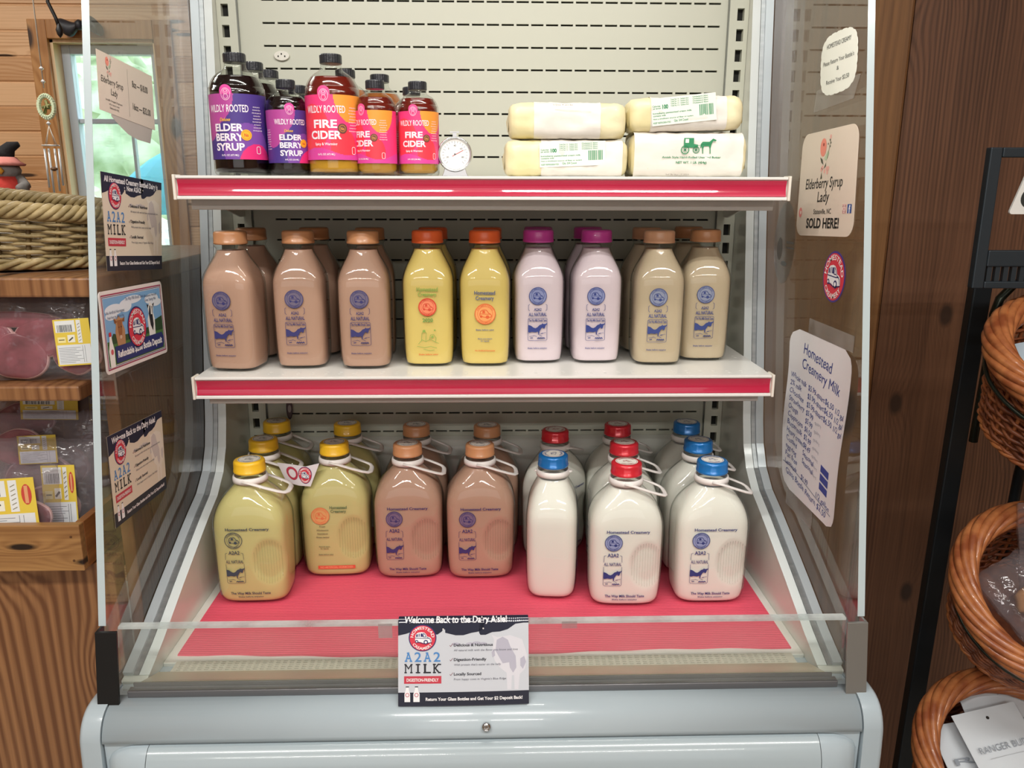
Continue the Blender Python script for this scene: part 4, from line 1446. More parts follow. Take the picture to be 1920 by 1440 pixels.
def front_label():
    p = Print().use('printed_picture')
    P = lambda pts: [(x, y) for x, y in pts]
    c = '2f8a5c'
    ox, oy, s_ = .008, .042, .022
    q = lambda pts: [(ox+x*s_, oy+y*s_) for x, y in pts]
    p.poly(q([(-.9, .1), (-.9, .75), (-.2, .75), (-.2, .35), (.1, .3), (.1, .1)]), c)
    p.poly(q([(-.8, .42), (-.8, .68), (-.55, .68), (-.55, .42)]), 'efeee6', 2)
    for cx, r in ((-.8, .3), (-.02, .24)):
        p.ring(ox+cx*s_, oy-.05*s_, r*s_*.8, r*s_, c, 1, 24); p.ring(ox+cx*s_, oy-.05*s_, .02*s_, .07*s_, c, 1, 10)
        for k in range(4):
            a = PI*k/4
            p.line([(ox+cx*s_-r*s_*.9*math.cos(a), oy-.05*s_-r*s_*.9*math.sin(a)), (ox+cx*s_+r*s_*.9*math.cos(a), oy-.05*s_+r*s_*.9*math.sin(a))], .0005, c)
    p.poly(q([(.3, .35), (.42, .5), (.9, .5), (1.15, .72), (1.4, .62), (1.36, .54), (1.16, .55), (1.05, .3), (1.0, .05), (1.02, -.3), (.96, -.3), (.93, .05), (.88, .2), (.52, .2), (.48, .0), (.5, -.3), (.44, -.3), (.4, .05), (.36, .2), (.26, .02)]), c)
    p.line(q([(.1, .25), (1.0, .35)]), .0006, c)
    p.use('printed_lettering')
    p.text('Amish Style Hand-Rolled Unsalted Butter', .001, .0285, .0028, c, w=.092, bold=.02)
    p.text('NET WT. 1 LB. (454g)', .001, .0205, .0032, c, w=.048, bold=.025)
    p.text('Sell By Apr 27 2023', -.02, .003, .002, '8a8078', w=.036, bold=.01)
    return p
def plain_band():
    p = Print().use('printed_lettering')
    p.text('1/2oz 4 sticks', -.008, .048, .0022, 'a09890', w=.03, bold=.01)
    p.line([(-.02, .0425), (.035, .0395)], .0005, 'd0c8bc')
    return p
butter('butter', .193, .084, .0555, (.1265, 1.312, ZT), (0, 0, .0), (-.04, .086), fine_label(-.042, .014, .102, .036, .04), 'butter roll at the lower left of the stack, barcode sticker facing out', 1)
butter('butter', .182, .080, .0535, (.1275, 1.31, ZT+.0568), (0, 0, -.015), (-.052, .05), plain_band, 'butter roll at the upper left of the stack, plain white paper band', 2)
butter('butter', .182, .084, .067, (.318, 1.312, ZT), (0, 0, .01), (-.088, .082), front_label, 'butter roll at the lower right with green horse and buggy print', 3)
butter('butter', .178, .080, .051, (.312, 1.312, ZT+.0692), (0, -.035, .02), (-.058, .06), fine_label(-.056, .008, .1, .04, .07), 'butter roll at the upper right, slightly tilted, with barcode sticker', 4)

# ================================================================== signs on the side panes and the front
M_card = mat('cream_card', 'e2d4c4', .5)
M_paper = mat('white_paper', 'e9e9ec', .55)
M_poster = mat('poster_paper', 'e4d8c4', .45)
M_poster_grey = mat('poster_paper_glossy', 'ccd0d8', .35, coat=.3)
M_tape = clear('clear_tape', 'f2f2f2', 1.3, .2, .28, 'b8b4ae', 30)
XL, XR = -.5186, .5186
def L_(pts): return [(XL, y, z) for y, z in pts]
def R_(pts): return [(XR, y, z) for y, z in pts]
NL, NR = (1, 0, 0), (-1, 0, 0)

def flower(p, cx, cy, s, layer=2):
    p.disc(cx-.15*s, cy+.25*s, .3*s, 'ee8f7c', layer, .36*s, 20)
    p.disc(cx-.12*s, cy+.36*s, .07*s, '9a3a34', layer+1, n=10)
    p.poly([(cx, cy-.2*s), (cx+.32*s, cy+.1*s), (cx+.45*s, cy-.02*s), (cx+.2*s, cy-.3*s)], 'b5c9a8', layer)
    p.poly([(cx-.4*s, cy-.12*s), (cx-.16*s, cy-.22*s), (cx-.04*s, cy-.44*s), (cx-.26*s, cy-.34*s)], '4a4a3a', layer)
    p.poly([(cx+.02*s, cy-.6*s), (cx+.2*s, cy-.36*s), (cx+.22*s, cy-.5*s)], '4a4a3a', layer)
    p.poly([(cx-.25*s, cy-1.0*s), (cx-.17*s, cy-.72*s), (cx-.08*s, cy-.98*s)], '54523f', layer)
    for a, b in ((.45, .5), (.5, .25), (.56, .38), (.3, .36)): p.disc(cx+a*s, cy+b*s, .045*s, '6a6a58', layer, n=8)
    for a, b in ((-.1, -.55), (.1, -.7), (.3, -.6), (.38, -.75), (-.2, -.62), (.5, .62), (.45, -.6)): p.disc(cx+a*s, cy+b*s, .09*s, 'eeb4a8', layer, n=10)
    p.line([(cx+.3*s, cy-.2*s), (cx+.52*s, cy+.5*s)], .03*s, '77755f', layer)

# left pane: syrup price card with torn paper behind
w, h = .18, .08
q = L_([(1.151, 1.631), (1.329, 1.619), (1.321, 1.538), (1.142, 1.553)])
fn = quad_map(*q, NL, w, h)
cd = tag(sheet('price_card', fn, [(0, 0), (w, 0), (w, h), (0, h)], .0004, M_card), 'cream price card for elderberry syrup, topmost on the left pane', 'card')
p = Print().use('printed_flowers'); flower(p, .032, .0655, .017)
p.use('printed_lettering')
p.text('Elderberry Syrup', .042, .0395, .0085, '2e2a26', w=.066, shear=.1); p.text('Lady', .046, .026, .0085, '2e2a26', w=.02, shear=.1)
for i, (t, ww) in enumerate((('Locally foraged & grown', .05), ('call or text to order', .032), ('Statesville NC', .028))): p.text(t, .044, .0165-.005*i, .0026, '3a3630', w=ww)
p.line([(.092, .006), (.092, .072)], .0006, '6a655c')
p.text('8oz \u2014 $18.00', .133, .0505, .009, '3a3630', w=.054, bold=.012); p.text('16oz \u2014 $32.00', .135, .0185, .009, '3a3630', w=.062, bold=.012)
p.lay(fn, cd)
q = L_([(1.175, 1.55), (1.315, 1.545), (1.305, 1.517), (1.18, 1.517)])
fn = quad_map(*q, NL, 1, 1, .0001)
tag(sheet('torn_paper', lambda x, y, l: fn(x, y, l-3), [(0, .9), (.15, .6), (.35, .28), (.6, .1), (.95, 0), (1, 1), (0, 1)], .0002, mat('torn_paper_grey', 'c2bab2', .6)), 'torn grey paper scrap hanging below the cream price card', 'paper')

# milk posters (three of them)
def poster(corners, normal, head, label, paper, mapping=None, torn='1c1f3a', cream=None, cut=False, bar='1f2233', w=.25, h=.173):
    fn = mapping or quad_map(*corners, normal, w, h)
    mb = MB()
    nx = 24
    vs = []
    ys = [h*k/16 for k in range(17)]+[h*.95, h*.96, h*.97, h*.98, h*.99]
    ys.sort()
    m_ = len(ys)
    for i in range(nx+1):
        for y in ys: vs.append(fn(w*i/nx, y, .3))
    fs = [(i*m_+j, (i+1)*m_+j, (i+1)*m_+j+1, i*m_+j+1) for i in range(nx) for j in range(m_-1)]
    n = len(vs)
    nn = Vector(normal)*-.0004
    vs += [tuple(Vector(v)+nn) for v in vs]
    fs += [tuple(n+k for k in f)[::-1] for f in fs]
    mb.add(vs, fs, 0, True)
    o = tag(mb.build('milk_poster', paper, recalc=False), label, 'poster', 'milk posters')
    p = Print().use('printed_picture')
    X = lambda a: a*w
    Y_ = lambda a: a*h
    cowc = 'b7b5c4' if paper is M_poster_grey else 'cfc6c2'
    pale = 'd9d8e0' if paper is M_poster_grey else 'ebe2d4'
    p.poly([(X(a), Y_(b)) for a, b in ((.72, .62), (.735, .74), (.715, .80), (.76, .77), (.86, .79), (.95, .74), (.99, .55), (.97, .40), (.93, .34), (.92, .17), (.89, .17), (.887, .33), (.87, .33), (.865, .17), (.835, .17), (.83, .36), (.78, .42), (.74, .5))], pale, .7)
    p.poly([(X(a), Y_(b)) for a, b in ((.755, .74), (.80, .775), (.84, .74), (.86, .66), (.9, .55), (.905, .42), (.88, .36), (.855, .42), (.85, .48), (.8, .47), (.77, .55), (.745, .62))], cowc, 1)
    p.poly([(X(a), Y_(b)) for a, b in ((.935, .52), (.965, .55), (.98, .48), (.955, .40), (.935, .44))], cowc, 1)
    p.poly([(X(a), Y_(b)) for a, b in ((.715, .6), (.735, .64), (.742, .56), (.722, .54))], cowc, 1)
    for a, b in ((.55, .70), (.6, .71), (.65, .70), (.44, .7)): p.disc(X(a), Y_(b), .008, cowc, .8, .003, 10)
    # dark head band with splashes
    top = 1.0
    edge = [(0, .80), (.06, .82), (.1, .84), (.3, .81), (.335, .845), (.345, .87), (.36, .865), (.36, .83), (.44, .80), (.5, .80), (.56, .825), (.62, .84), (.66, .88), (.655, .86), (.62, .825), (.63, .80), (.67, .80), (.72, .83), (.78, .835), (.84, .86), (.9, .92), (.96, .93), (1, .93)]
    if not cut: edge = [(a, b-.015) for a, b in edge]
    for k in range(len(edge)-1):
        (a0, b0), (a1, b1) = edge[k], edge[k+1]
        if a1 <= a0: continue
        p.use('printed_bands'); p.poly([(X(a0), Y_(b0)), (X(a1), Y_(b1)), (X(a1), Y_(top)), (X(a0), Y_(top))], torn, 1)
    for a, b in ((.345, .872), (.652, .875)): p.disc(X(a), Y_(b), .0016, cream or 'd8d4d0', 1.6, n=10)
    p.rect(0, 0, X(1), Y_(.155), bar, 1, 12)
    p.rect(X(.045), Y_(.255), X(.33), Y_(.34), 'c53a4c', 1.2)
    p.use('printed_lettering')
    if len(head) == 1:
        p.text(head[0], X(.44 if cut else .46), Y_(.945 if cut else .9), .0082 if cut else .011, 'f0eef0', w=X(.79), bold=.03)
    else:
        p.text(head[0], X(.48), Y_(.91), .0095, 'f0eef0', w=X(.88), bold=.03); p.text(head[1], X(.5), Y_(.845), .0085, 'f0eef0', w=X(.24), bold=.03)
    p.slab('A2A2', X(.048), Y_(.505), Y_(.105), X(.29), '4a86c4'); p.slab('MILK', X(.048), Y_(.375), Y_(.105), X(.29), '20202a')
    p.text('DIGESTION-FRIENDLY', X(.187), Y_(.28), Y_(.034), 'f0e4e4', w=X(.245), bold=.03)
    for i, (a, b, wa, wb) in enumerate((('Delicious & Nutritious', 'All natural milk with the flavor you know and love', .3, .49), ('Digestion-Friendly', "With protein that's easier on the belly", .25, .36), ('Locally Sourced', "From happy cows in Virginia's Blue Ridge", .21, .4))):
        yy = .675-.165*i
        p.text(a, X(.425), Y_(yy), Y_(.03), '33333c', w=X(wa), bold=.025, align='l'); p.text(b, X(.425), Y_(yy-.055), Y_(.022), '6a6a76', w=X(wb), align='l', shear=.2)
        p.line([(X(.395), Y_(yy+.012)), (X(.402), Y_(yy)), (X(.418), Y_(yy+.03))], .0009, '8a5a64', 2)
    p.text('Return Your Glass Bottles and Get Your $2 Deposit Back!', X(.58), Y_(.062), Y_(.034), 'f0eef0', w=X(.74), bold=.03)
    p.use('printed_bottles')
    for a, sc in ((.07, .9), (.14, 1)):
        bw = .024*sc
        p.poly([(X(a-bw), Y_(.05)), (X(a+bw), Y_(.05)), (X(a+bw), Y_(.14)), (X(a+.012), Y_(.19)), (X(a+.010), Y_(.215)), (X(a-.010), Y_(.215)), (X(a-.012), Y_(.19)), (X(a-bw), Y_(.14))], 'f2f2f4', 2)
        p.rect(X(a-.012), Y_(.215), X(a+.012), Y_(.226), '22242e', 2); p.ring(X(a), Y_(.13), .0028, .004, 'c05a68', 3, 16)
    p.use('printed_emblem'); emblem(p, X(.187), Y_(.775), .0265 if cut else .0245)
    p.lay(fn, o, .0035 if cut else None)
    return o
poster(L_([(1.123, 1.472), (1.325, 1.458), (1.293, 1.324), (1.109, 1.339)]), NL, ('All Homestead Creamery Bottled Dairy is', 'Now A2A2!'), 'milk poster with two line dark heading, upper poster on the left pane', M_poster)
poster(L_([(1.051, 1.119), (1.234, 1.106), (1.223, .978), (1.045, .987)]), NL, ('Welcome Back to the Dairy Aisle!',), 'milk poster with cream background, lowest sign on the left pane', M_poster)
def front_map(x, y, l):
    u, v = x/.25, y/.173
    X = -.1205+.1775*u
    bow = .0012*(1-(2*u-1)**2)
    lf = .0003*l
    yb = lambda q: .9440+.0305*q/.95          # leans from the nose of the case up to the top of the pane
    zb = lambda q: .7695+.1075*q/.95
    if v > .95:
        # the sheet folds back over the top edge of the pane
        a = (v-.95)/.05
        return (X, yb(.95)-bow*(1-a)+.0125*a-lf*(1-a), zb(.95)+.0015*min(1, a*2.5)+lf*a)
    return (X, yb(v)-bow-lf, zb(v)-.0012*(1-u)*(1-v))
poster(None, (0, -1, 0), ('Welcome Back to the Dairy Aisle!',), 'grey glossy milk poster hanging on the clear front pane, folded over its edge', M_poster_grey, front_map, torn='161b33', cut=True)

# left pane: bottle deposit sign with two cows
w, h = .208, .116
fn = quad_map(*L_([(1.076, 1.314), (1.284, 1.306), (1.282, 1.191), (1.074, 1.2)]), NL, w, h)
sg = tag(sheet('deposit_sign', fn, rrect(w, h, .007), .001, mat('sign_white', 'eee6e2', .35)), 'bottle deposit sign with two cows and a blue sky on the left pane', 'sign')
p = Print().use('printed_border')
p.frame(.006, .006, w-.006, h-.006, .002, 'a03a5c', 1); p.frame(.0085, .0085, w-.0085, h-.0085, .001, '3a3a78', 1)
p.use('printed_picture')
p.rect(.01, .01, w-.01, h-.01, '7fb0dc', .8); p.rect(.01, .01, w-.01, .045, '4f7a3c', 1)
p.poly([(.01, .04), (.03, .055), (.05, .05), (.09, .048), (.15, .05), (.17, .058), (w-.01, .062), (w-.01, .04)], '2c4a2a', 1.2)
for q_, (cx, cy, rx, ry) in enumerate(((.04, .088, .028, .008), (.03, .08, .018, .006), (.1, .097, .03, .006), (.165, .092, .025, .008), (.18, .085, .02, .006), (.075, .09, .02, .009))): p.disc(cx, cy, rx, 'e6eef6', 1.1+.08*q_, ry, 20)
br = 'b98a62'
p.poly([(.04, .066), (.036, .076), (.044, .074), (.05, .079), (.056, .074), (.064, .074), (.06, .066), (.066, .056), (.064, .036), (.058, .020), (.052, .012), (.047, .02), (.040, .036), (.036, .056)], br, 2)
p.poly([(.044, .072), (.058, .072), (.057, .055), (.054, .046), (.048, .046), (.045, .055)], '9a6238', 3)
p.poly([(.044, .07), (.034, .076), (.036, .068)], '8a5430', 3.2); p.poly([(.058, .07), (.068, .076), (.066, .068)], '8a5430', 3.2)
p.disc(.051, .0475, .0038, 'd8b8a0', 3.6, .0028, 12); p.disc(.0475, .062, .0011, '2a1a12', 3.8, n=8); p.disc(.0545, .062, .0011, '2a1a12', 3.8, n=8)
p.poly([(.041, .03), (.046, .03), (.046, .013), (.042, .013)], 'a87a52', 3); p.poly([(.056, .03), (.061, .03), (.059, .013), (.056, .013)], 'a87a52', 3)
wh, bk = 'f0f0ec', '23242a'
p.poly([(.148, .078), (.145, .085), (.152, .083), (.158, .088), (.164, .083), (.172, .085), (.168, .078), (.166, .07), (.17, .06), (.168, .032), (.164, .016), (.16, .016), (.159, .034), (.154, .034), (.152, .016), (.147, .016), (.146, .04), (.144, .062), (.15, .07)], wh, 2)
p.poly([(.155, .082), (.150, .070), (.153, .052), (.160, .042), (.164, .052), (.163, .068), (.165, .08)], bk, 3)
p.poly([(.158, .086), (.157, .068), (.1615, .068), (.162, .085)], wh, 3.5)
p.poly([(.145, .085), (.152, .083), (.148, .078)], bk, 3); p.poly([(.172, .085), (.165, .083), (.168, .078)], bk, 3)
p.poly([(.012, .008), (.026, .008), (.027, .032), (.023, .045), (.022, .052), (.016, .052), (.015, .045), (.011, .032)], 'f4f2ee', 4); p.rect(.0155, .052, .0225, .058, 'd0353c', 4); p.disc(.02, .03, .004, 'cf5a62', 5, n=14)
p.use('printed_lettering')
p.poly([(.03, .012), (.19, .012), (.196, .02), (.196, .028), (.19, .036), (.03, .036)], '28306e', 4)
p.text('Refundable $2.00 Bottle Deposit', .112, .0195, .0092, 'f2f0f0', w=.152, bold=.04, layer=5)
p.text('The Way Milk Should Taste', .105, .097, .005, '5a6a8a', w=.06, layer=3, shear=.15)
p.text('No Artificial Hormones', .042, .083, .0042, '4a5a7c', w=.055, layer=3, shear=.15); p.text('Fresh from the Farm to You', .042, .076, .0042, '4a5a7c', w=.05, layer=3, shear=.15)
p.text('Wholesome, Fresh and', .16, .096, .0042, '4a5a7c', w=.046, layer=3, shear=.15); p.text('Great Tasting Milk', .16, .0895, .0042, '4a5a7c', w=.04, layer=3, shear=.15)
p.use('printed_emblem'); emblem(p, .105, .055, .031, layer=5)
p.lay(fn, sg)

# right pane: scalloped card
w, h = .125, .085
fn = quad_map(*R_([(1.298, 1.676), (1.171, 1.676), (1.16, 1.59), (1.285, 1.586)]), NR, w, h)
pts = []
for i in range(88):
    a = 2*PI*i/88
    c, s_ = math.cos(a), math.sin(a)
    rr = 1/((abs(c))**3.4+(abs(s_))**3.4)**(1/3.4)
    rr *= 1-.022*(i % 4 in (0,))
    pts.append((w/2+w/2*rr*c, h/2+h/2*rr*s_))
cd = tag(sheet('scalloped_card', fn, pts, .0004, mat('white_card', 'f0f2e8', .5)), 'white scalloped card about returning bottles, topmost on the right pane', 'card')
p = Print().use('printed_lettering')
for t, y, hh, ww in (('HOMESTEAD CREAMY', .066, .0062, .082), ("Please Return Your Bottle's", .0435, .0058, .104), ('&', .032, .0056, .007), ('Receive Your $2.50', .0165, .0058, .078)):
    p.text(t, w/2, y, hh, '4a4a48', w=ww, bold=.0)
p.lay(fn, cd)
mb = MB(); mb.add([(XR+.0002, 1.30, 1.60), (XR+.0002, 1.15, 1.606), (XR+.0002, 1.165, 1.575), (XR+.0002, 1.305, 1.568)], [(0, 1, 2, 3)])
mb.build('tape', M_tape, cd, recalc=False)

# right pane: SOLD HERE card
w, h = .205, .16
fn = quad_map(*R_([(1.338, 1.536), (1.137, 1.541), (1.123, 1.385), (1.335, 1.376)]), NR, w, h)
cd = tag(sheet('sold_here_card', fn, rrect(w, h, .022), .0006, M_card), 'cream rounded card with flowers reading sold here, on the right pane', 'card')
p = Print().use('printed_flowers'); flower(p, .092, .125, .038)
p.use('printed_lettering')
p.text('Elderberry Syrup', .095, .0735, .0155, '33302c', w=.135, shear=.1, bold=.008); p.text('Lady', .098, .0525, .0155, '33302c', w=.042, shear=.1, bold=.008)
p.text('Statesville, NC', .098, .034, .0075, '33302c', w=.064, bold=.008); p.text('SOLD HERE!', .1, .0125, .0145, '1e1c1a', w=.118, bold=.03)
p.use('printed_icons'); p.rect(.184, .034, .197, .047, '3b5a9a', 2); p.text('f', .191, .0345, .0105, 'f0f0f4', w=.0045, layer=3, bold=.05)
p.rect(.168, .034, .180, .047, 'e2a8a4', 2); p.ring(.174, .0405, .0024, .0034, 'f4ece6', 3, 16); p.frame(.1695, .0355, .1785, .0455, .0009, 'f4ece6', 3, r=.002)
p.disc(.014, .037, .0065, 'e58a84', 2, .008, 16); p.disc(.016, .037, .003, 'f2dcd0', 3, n=10)
p.lay(fn, cd)
# faint clear oval sticker beside it, and the round emblem sticker below
fn = quad_map(*R_([(1.432, 1.43), (1.335, 1.43), (1.335, 1.29), (1.432, 1.29)]), NR, 1, 1, .0001)
n = 40
st = tag(sheet('clear_sticker', fn, [(.5+.5*math.cos(2*PI*i/n), .5+.5*math.sin(2*PI*i/n)) for i in range(n)], .0001, clear('clear_sticker_film', 'eef0f0', 1.3, .1, .06, 'b0b0b0')), 'faint clear oval sticker half under the cream sold here card', 'sticker')
p = Print().use('faint_print'); p.disc(.3, .42, .13, '8a8782', 2, .14, 20); p.rect(.6, .5, .95, .53, '7d7a76', 2); p.rect(.62, .44, .98, .46, '7d7a76', 2); p.disc(.55, .25, .14, '98a0a4', 2, .03, 16)
p.lay(fn, st)
w = h = .076
fn = quad_map(*R_([(1.209, 1.362), (1.132, 1.362), (1.132, 1.286), (1.209, 1.286)]), NR, w, h)
st = tag(sheet('round_sticker', fn, [(w/2+w/2*math.cos(2*PI*i/n), w/2+w/2*math.sin(2*PI*i/n)) for i in range(n)], .0002, ink('4a3a88')), 'round red emblem sticker with white van, alone on the right pane', 'sticker')
p = Print().use('printed_emblem'); emblem(p, w/2, w/2, w/2*.99, edge='4a3a88'); p.lay(fn, st)
# handwritten price list
w, h = .215, .27
fq = quad_map(*R_([(1.312, 1.226), (1.073, 1.226), (1.08, .952), (1.292, .952)]), NR, w, h)
def fn(x, y, l):
    a = fq(x, y, l)
    u, v = x/w, y/h
    b = .004*max(0, (abs(u-.5)-.3)/.2)**2+.0012+.001*math.sin(v*5)
    return (a[0]-b, a[1], a[2])
out = []
R_c = .03
for x, y in rrect(w, h, R_c, 8):
    out.append((x+.004*math.sin(y*40)*(1 if x > w/2 else 1), y+.002*math.sin(x*60)))
mb = MB()
grid_n = 16
# paper as a fine strip mesh between the left and right outline
rows_ = []
for j in range(33):
    y = h*j/32
    ins = 0
    if y < R_c: ins = R_c-math.sqrt(max(0, R_c**2-(R_c-y)**2))
    if y > h-R_c: ins = R_c-math.sqrt(max(0, R_c**2-(y-h+R_c)**2))
    wv_ = .0025*math.sin(y*34+1)
    rows_.append([fn(ins+wv_+(w-2*ins)*i/12, y, 0) for i in range(13)])
mb.rings(rows_, 0, True, False, False, loop=False)
k0 = len(mb.v)
mb.rings([[(x+.0004, y, z) for x, y, z in r] for r in rows_], 0, True, False, False, loop=False)
pl = tag(mb.build('handwritten_price_list', M_paper, recalc=False), 'white sheet of handwritten milk prices in blue pen taped to the right pane', 'sheet')
bl = '34438f'
p = Print().use('handwriting')
def hw(t, x, y, hh, ww, c=bl): p.text(t, x, y, hh, c, w=ww, align='l', rot=-.10, jit=.0009)
hw('Homestead', .05, .236, .017, .10); hw('Creamery Milk', .048, .213, .016, .135)
lines = [('Whole milk', '$5.99-quart', '$6.50 1/2 gal'), ('2% milk', '$5.99-quart', '$6.50 1/2 gal'), ('Chocolate', '$5.99-quart', '$6.50 1/2 gal'), ('Strawberry', '$5.99', ''), ('Orange', '$5.99', ''), ('Cappuccino', '$6.50', ''), ('Buttermilk', '$5.99', ''), ('Heavy cream', '$8.49', ''), ('Custard', 'Seasonal', ''), ('egg-nog', 'Seasonal', ''), ('Fat free', '', ''), ('Lemonade', '$5.99', '1/2 gallon')]
for i, (a, b, c) in enumerate(lines):
    y = .190-.0135*i
    hw(a, .012, y, .0085, .0075*len(a)*.78)
    if b: hw(b, .078, y-.0062, .0085, .0055*len(b))
    if c: hw(c, .140, y-.0125, .0085, .0052*len(c))
    if 3 <= i <= 9: hw('quart', .113, y-.0105, .0055, .024, 'b8b8c2')
for i in range(3):
    for k in range(5): p.line([(.15, .075-.014*i+.0022*k), (.178, .0715-.014*i+.0022*k)], .002, '2f3c9a', 2)
p.line([(.006, .043), (.03, .042), (.09, .034), (.15, .026), (.2, .021)], .001, '3a4070', 2)
hw('Glass Bottle Return $2.50', .016, .026, .0095, .165)
p.lay(fn, pl)
mb = MB(); mb.box(XR-.0003, XR+.0004, 1.085, 1.245, 1.2262, 1.250); mb.build('tape', M_tape, pl)
mb = MB(); mb.box(XR-.0003, XR+.0004, 1.165, 1.275, .922, .951); mb.build('tape', M_tape, pl)
# narrow oval emblem tag standing off the back panel
fn = quad_map((-.4045, 1.552, 1.04), (-.3945, 1.562, 1.04), (-.3945, 1.562, .995), (-.4045, 1.552, .995), (.6, -.75, 0), .014, .045)
n = 32
ot = tag(sheet('oval_tag', fn, [(.007+.007*math.cos(2*PI*i/n), .0225+.0225*math.sin(2*PI*i/n)) for i in range(n)], .0004, ink('4a3f4c')), 'narrow dark oval emblem tag on the back panel above the lemonade caps', 'tag')
p = Print().use('printed_emblem'); p.disc(.007, .0225, .0055, '6e5f66', 1, .0185, 28); p.disc(.007, .0225, .0038, 'b9b2b4', 2, .008, 20); p.lay(fn, ot)
# bits of old clear tape on the front pane
for x0, x1, z0, z1, lb in ((-.148, -.129, .853, .8745, 'piece of old clear tape on the front pane left of the poster'), (.103, .124, .864, .8745, 'piece of old clear tape on the front pane right of the poster')):
    mb = MB(); mb.box(x0, x1, .9749, .9754, z0, z1)
    tag(mb.build('tape_piece', clear('old_tape', 'f0f0f0', 1.3, .25, .35, 'c8b8b8')), lb, 'tape')

# ================================================================== left: wooden display stand with a basket and packs of ham
M_ply = wood('shelf_pine', 'a0724a', '6a4226', '2e1a0e', 'z', 'x', rings=62, rough=.4, knot_scale=(7, 3.6), streak=.55)
M_crate = wood('crate_pine', 'b58853', '7a4f2a', '241408', 'x', 'z', rings=95, rough=.4, knot_scale=(13, 3.4), streak=.7)
M_end = wood('end_pine', 'a8703c', '7a4822', '3a2210', 'y', 'z', rings=40)
stand = empty('display_stand', (0, 0, 0), 0, 'tall pine display stand left of the refrigerated case', 'display stand')
mb = MB(); mb.box(-1.35, -.5725, 1.13, 1.165, FZ, .893); mb.build('front_panel', M_ply, stand, .002)
mb = MB(); mb.box(-.572, -.552, 1.1655, 1.75, FZ, 1.302); mb.build('side_panel', wood('side_pine', '9c6a40', '6e4424', '3a2210', 'z', 'y', rings=90), stand, .002)
mb = MB(); mb.box(-1.35, -.573, 1.36, 1.385, .894, 1.155); mb.build('back_board', M_ply, stand)
mb = MB(); mb.box(-1.35, -.573, 1.36, 1.385, 1.182, 1.302); mb.build('back_board', M_ply, stand)
for z0, z1, yf in ((1.157, 1.179, 1.10), (1.304, 1.331, 1.10)):
    mb = MB(); mb.box(-1.35, -.535 if z0 > 1.2 else -.573, yf, 1.75 if z0 > 1.2 else 1.36, z0, z1); mb.build('shelf_board', M_ply, stand, .003)
mb = MB(); mb.box(-1.35, -.573, 1.1655, 1.36, .87, .893); mb.build('shelf_board', M_ply, stand)
# crate with a slot handle in its end
cr = empty('wooden_crate', (0, 0, 0), 0, 'low pine crate holding meat packs on the display stand', 'crate')
z0, z1 = .896, .969
mb = MB(); mb.box(-1.2, -.5985, 1.098, 1.112, z0, z1); fb = mb.build('front_board', M_crate, cr, .0015)
for zz in (.913, .951):
    mb = MB(); mb.rings([[(-.612+.0018*math.cos(2*PI*k/10), y, zz+.0018*math.sin(2*PI*k/10)) for k in range(10)] for y in (1.0982, 1.0972)], 0, False); mb.build('nail', mat('nail_dark', '5a3a20', .5), fb)
mb = MB()
ye0, ye1 = 1.1122, 1.335
mb.box(-.6105, -.5985, ye0, 1.15, z0, z1); mb.box(-.6105, -.5985, 1.15, 1.25, z0, .938); mb.box(-.6105, -.5985, 1.15, 1.25, .954, z1); mb.box(-.6105, -.5985, 1.25, ye1, z0, z1)
mb.build('end_board', M_end, cr, .0008)
mb = MB(); mb.box(-1.2, -.611, 1.323, 1.335, z0, z1); mb.build('back_board', M_crate, cr)
mb = MB(); mb.box(-1.2, -.611, 1.1125, 1.3225, z0, z0+.006); mb.build('bottom_board', M_crate, cr)

# wicker weave
def wicker(mb, fn, rows, stakes, r, amp, m=0, seg=5):
    """fn(t, v, out) -> point at angle fraction t, height fraction v, pushed outward by out"""
    n = stakes*3
    for k in range(rows):
        v = (k+.5)/rows
        pts = []
        for i in range(n):
            t = i/n
            ph = math.cos(PI*stakes*t*1.0)
            pts.append(fn(t, v+.006*math.sin(i*1.7+k), amp*ph*(1 if k % 2 else -1)))
        mb.tube(pts, r*(1+.25*math.sin(k*2.3)), seg, True, m)
def rope_rim(fn, strands, turns, rad, r, n=160, seg=6):
    mb = MB()
    for s_ in range(strands):
        pts = []
        for i in range(n):
            t = i/n
            a = 2*PI*(turns*t+s_/strands)
            pts.append(fn(t, rad*math.cos(a), rad*math.sin(a)))
        mb.tube(pts, r, seg, True)
    return mb
M_olive = two_tone('olive_willow', '85734c', 'b5a074', 40, .55, (1, 1, 1))
M_olive_d = two_tone('dark_willow', '57472c', '7d6a44', 40, .6)
bk = empty('wicker_basket', (-.80, 1.29, 1.3312), 0, 'large olive tan wicker basket on top of the wooden display stand', 'basket')
A_, B_, H_ = .245, .15, .108
def bz(x): return 1-.42*(x+.25)/.5 if x > -.25 else 1
def bf(t, v, o):
    a = 2*PI*t
    k = .90+.10*v
    c, s_ = math.cos(a), math.sin(a)
    rr = 1/((abs(c))**2.8+(abs(s_))**2.8)**(1/2.8)
    x, y = (A_*k+o)*rr*c, (B_*k+o)*rr*s_
    return (x, y, .008+H_*v*bz(x))
mb = MB(); wicker(mb, bf, 12, 40, .0032, .005); mb.build('woven_side', M_olive, bk)
for i in range(40):
    mb = MB()
    t = (i+.0)/40
    mb.tube([bf(t, v, .001) for v in (-.02, .25, .5, .75, 1.0)], .0034, 5); mb.build('stake', M_olive_d, bk)
mb = rope_rim(lambda t, a, b: (bf(t, 1.06, a)[0], bf(t, 1.06, a)[1], bf(t, 1.06, a)[2]+b+.004), 5, 24, .0085, .0048, 320); mb.build('rim', M_olive, bk)
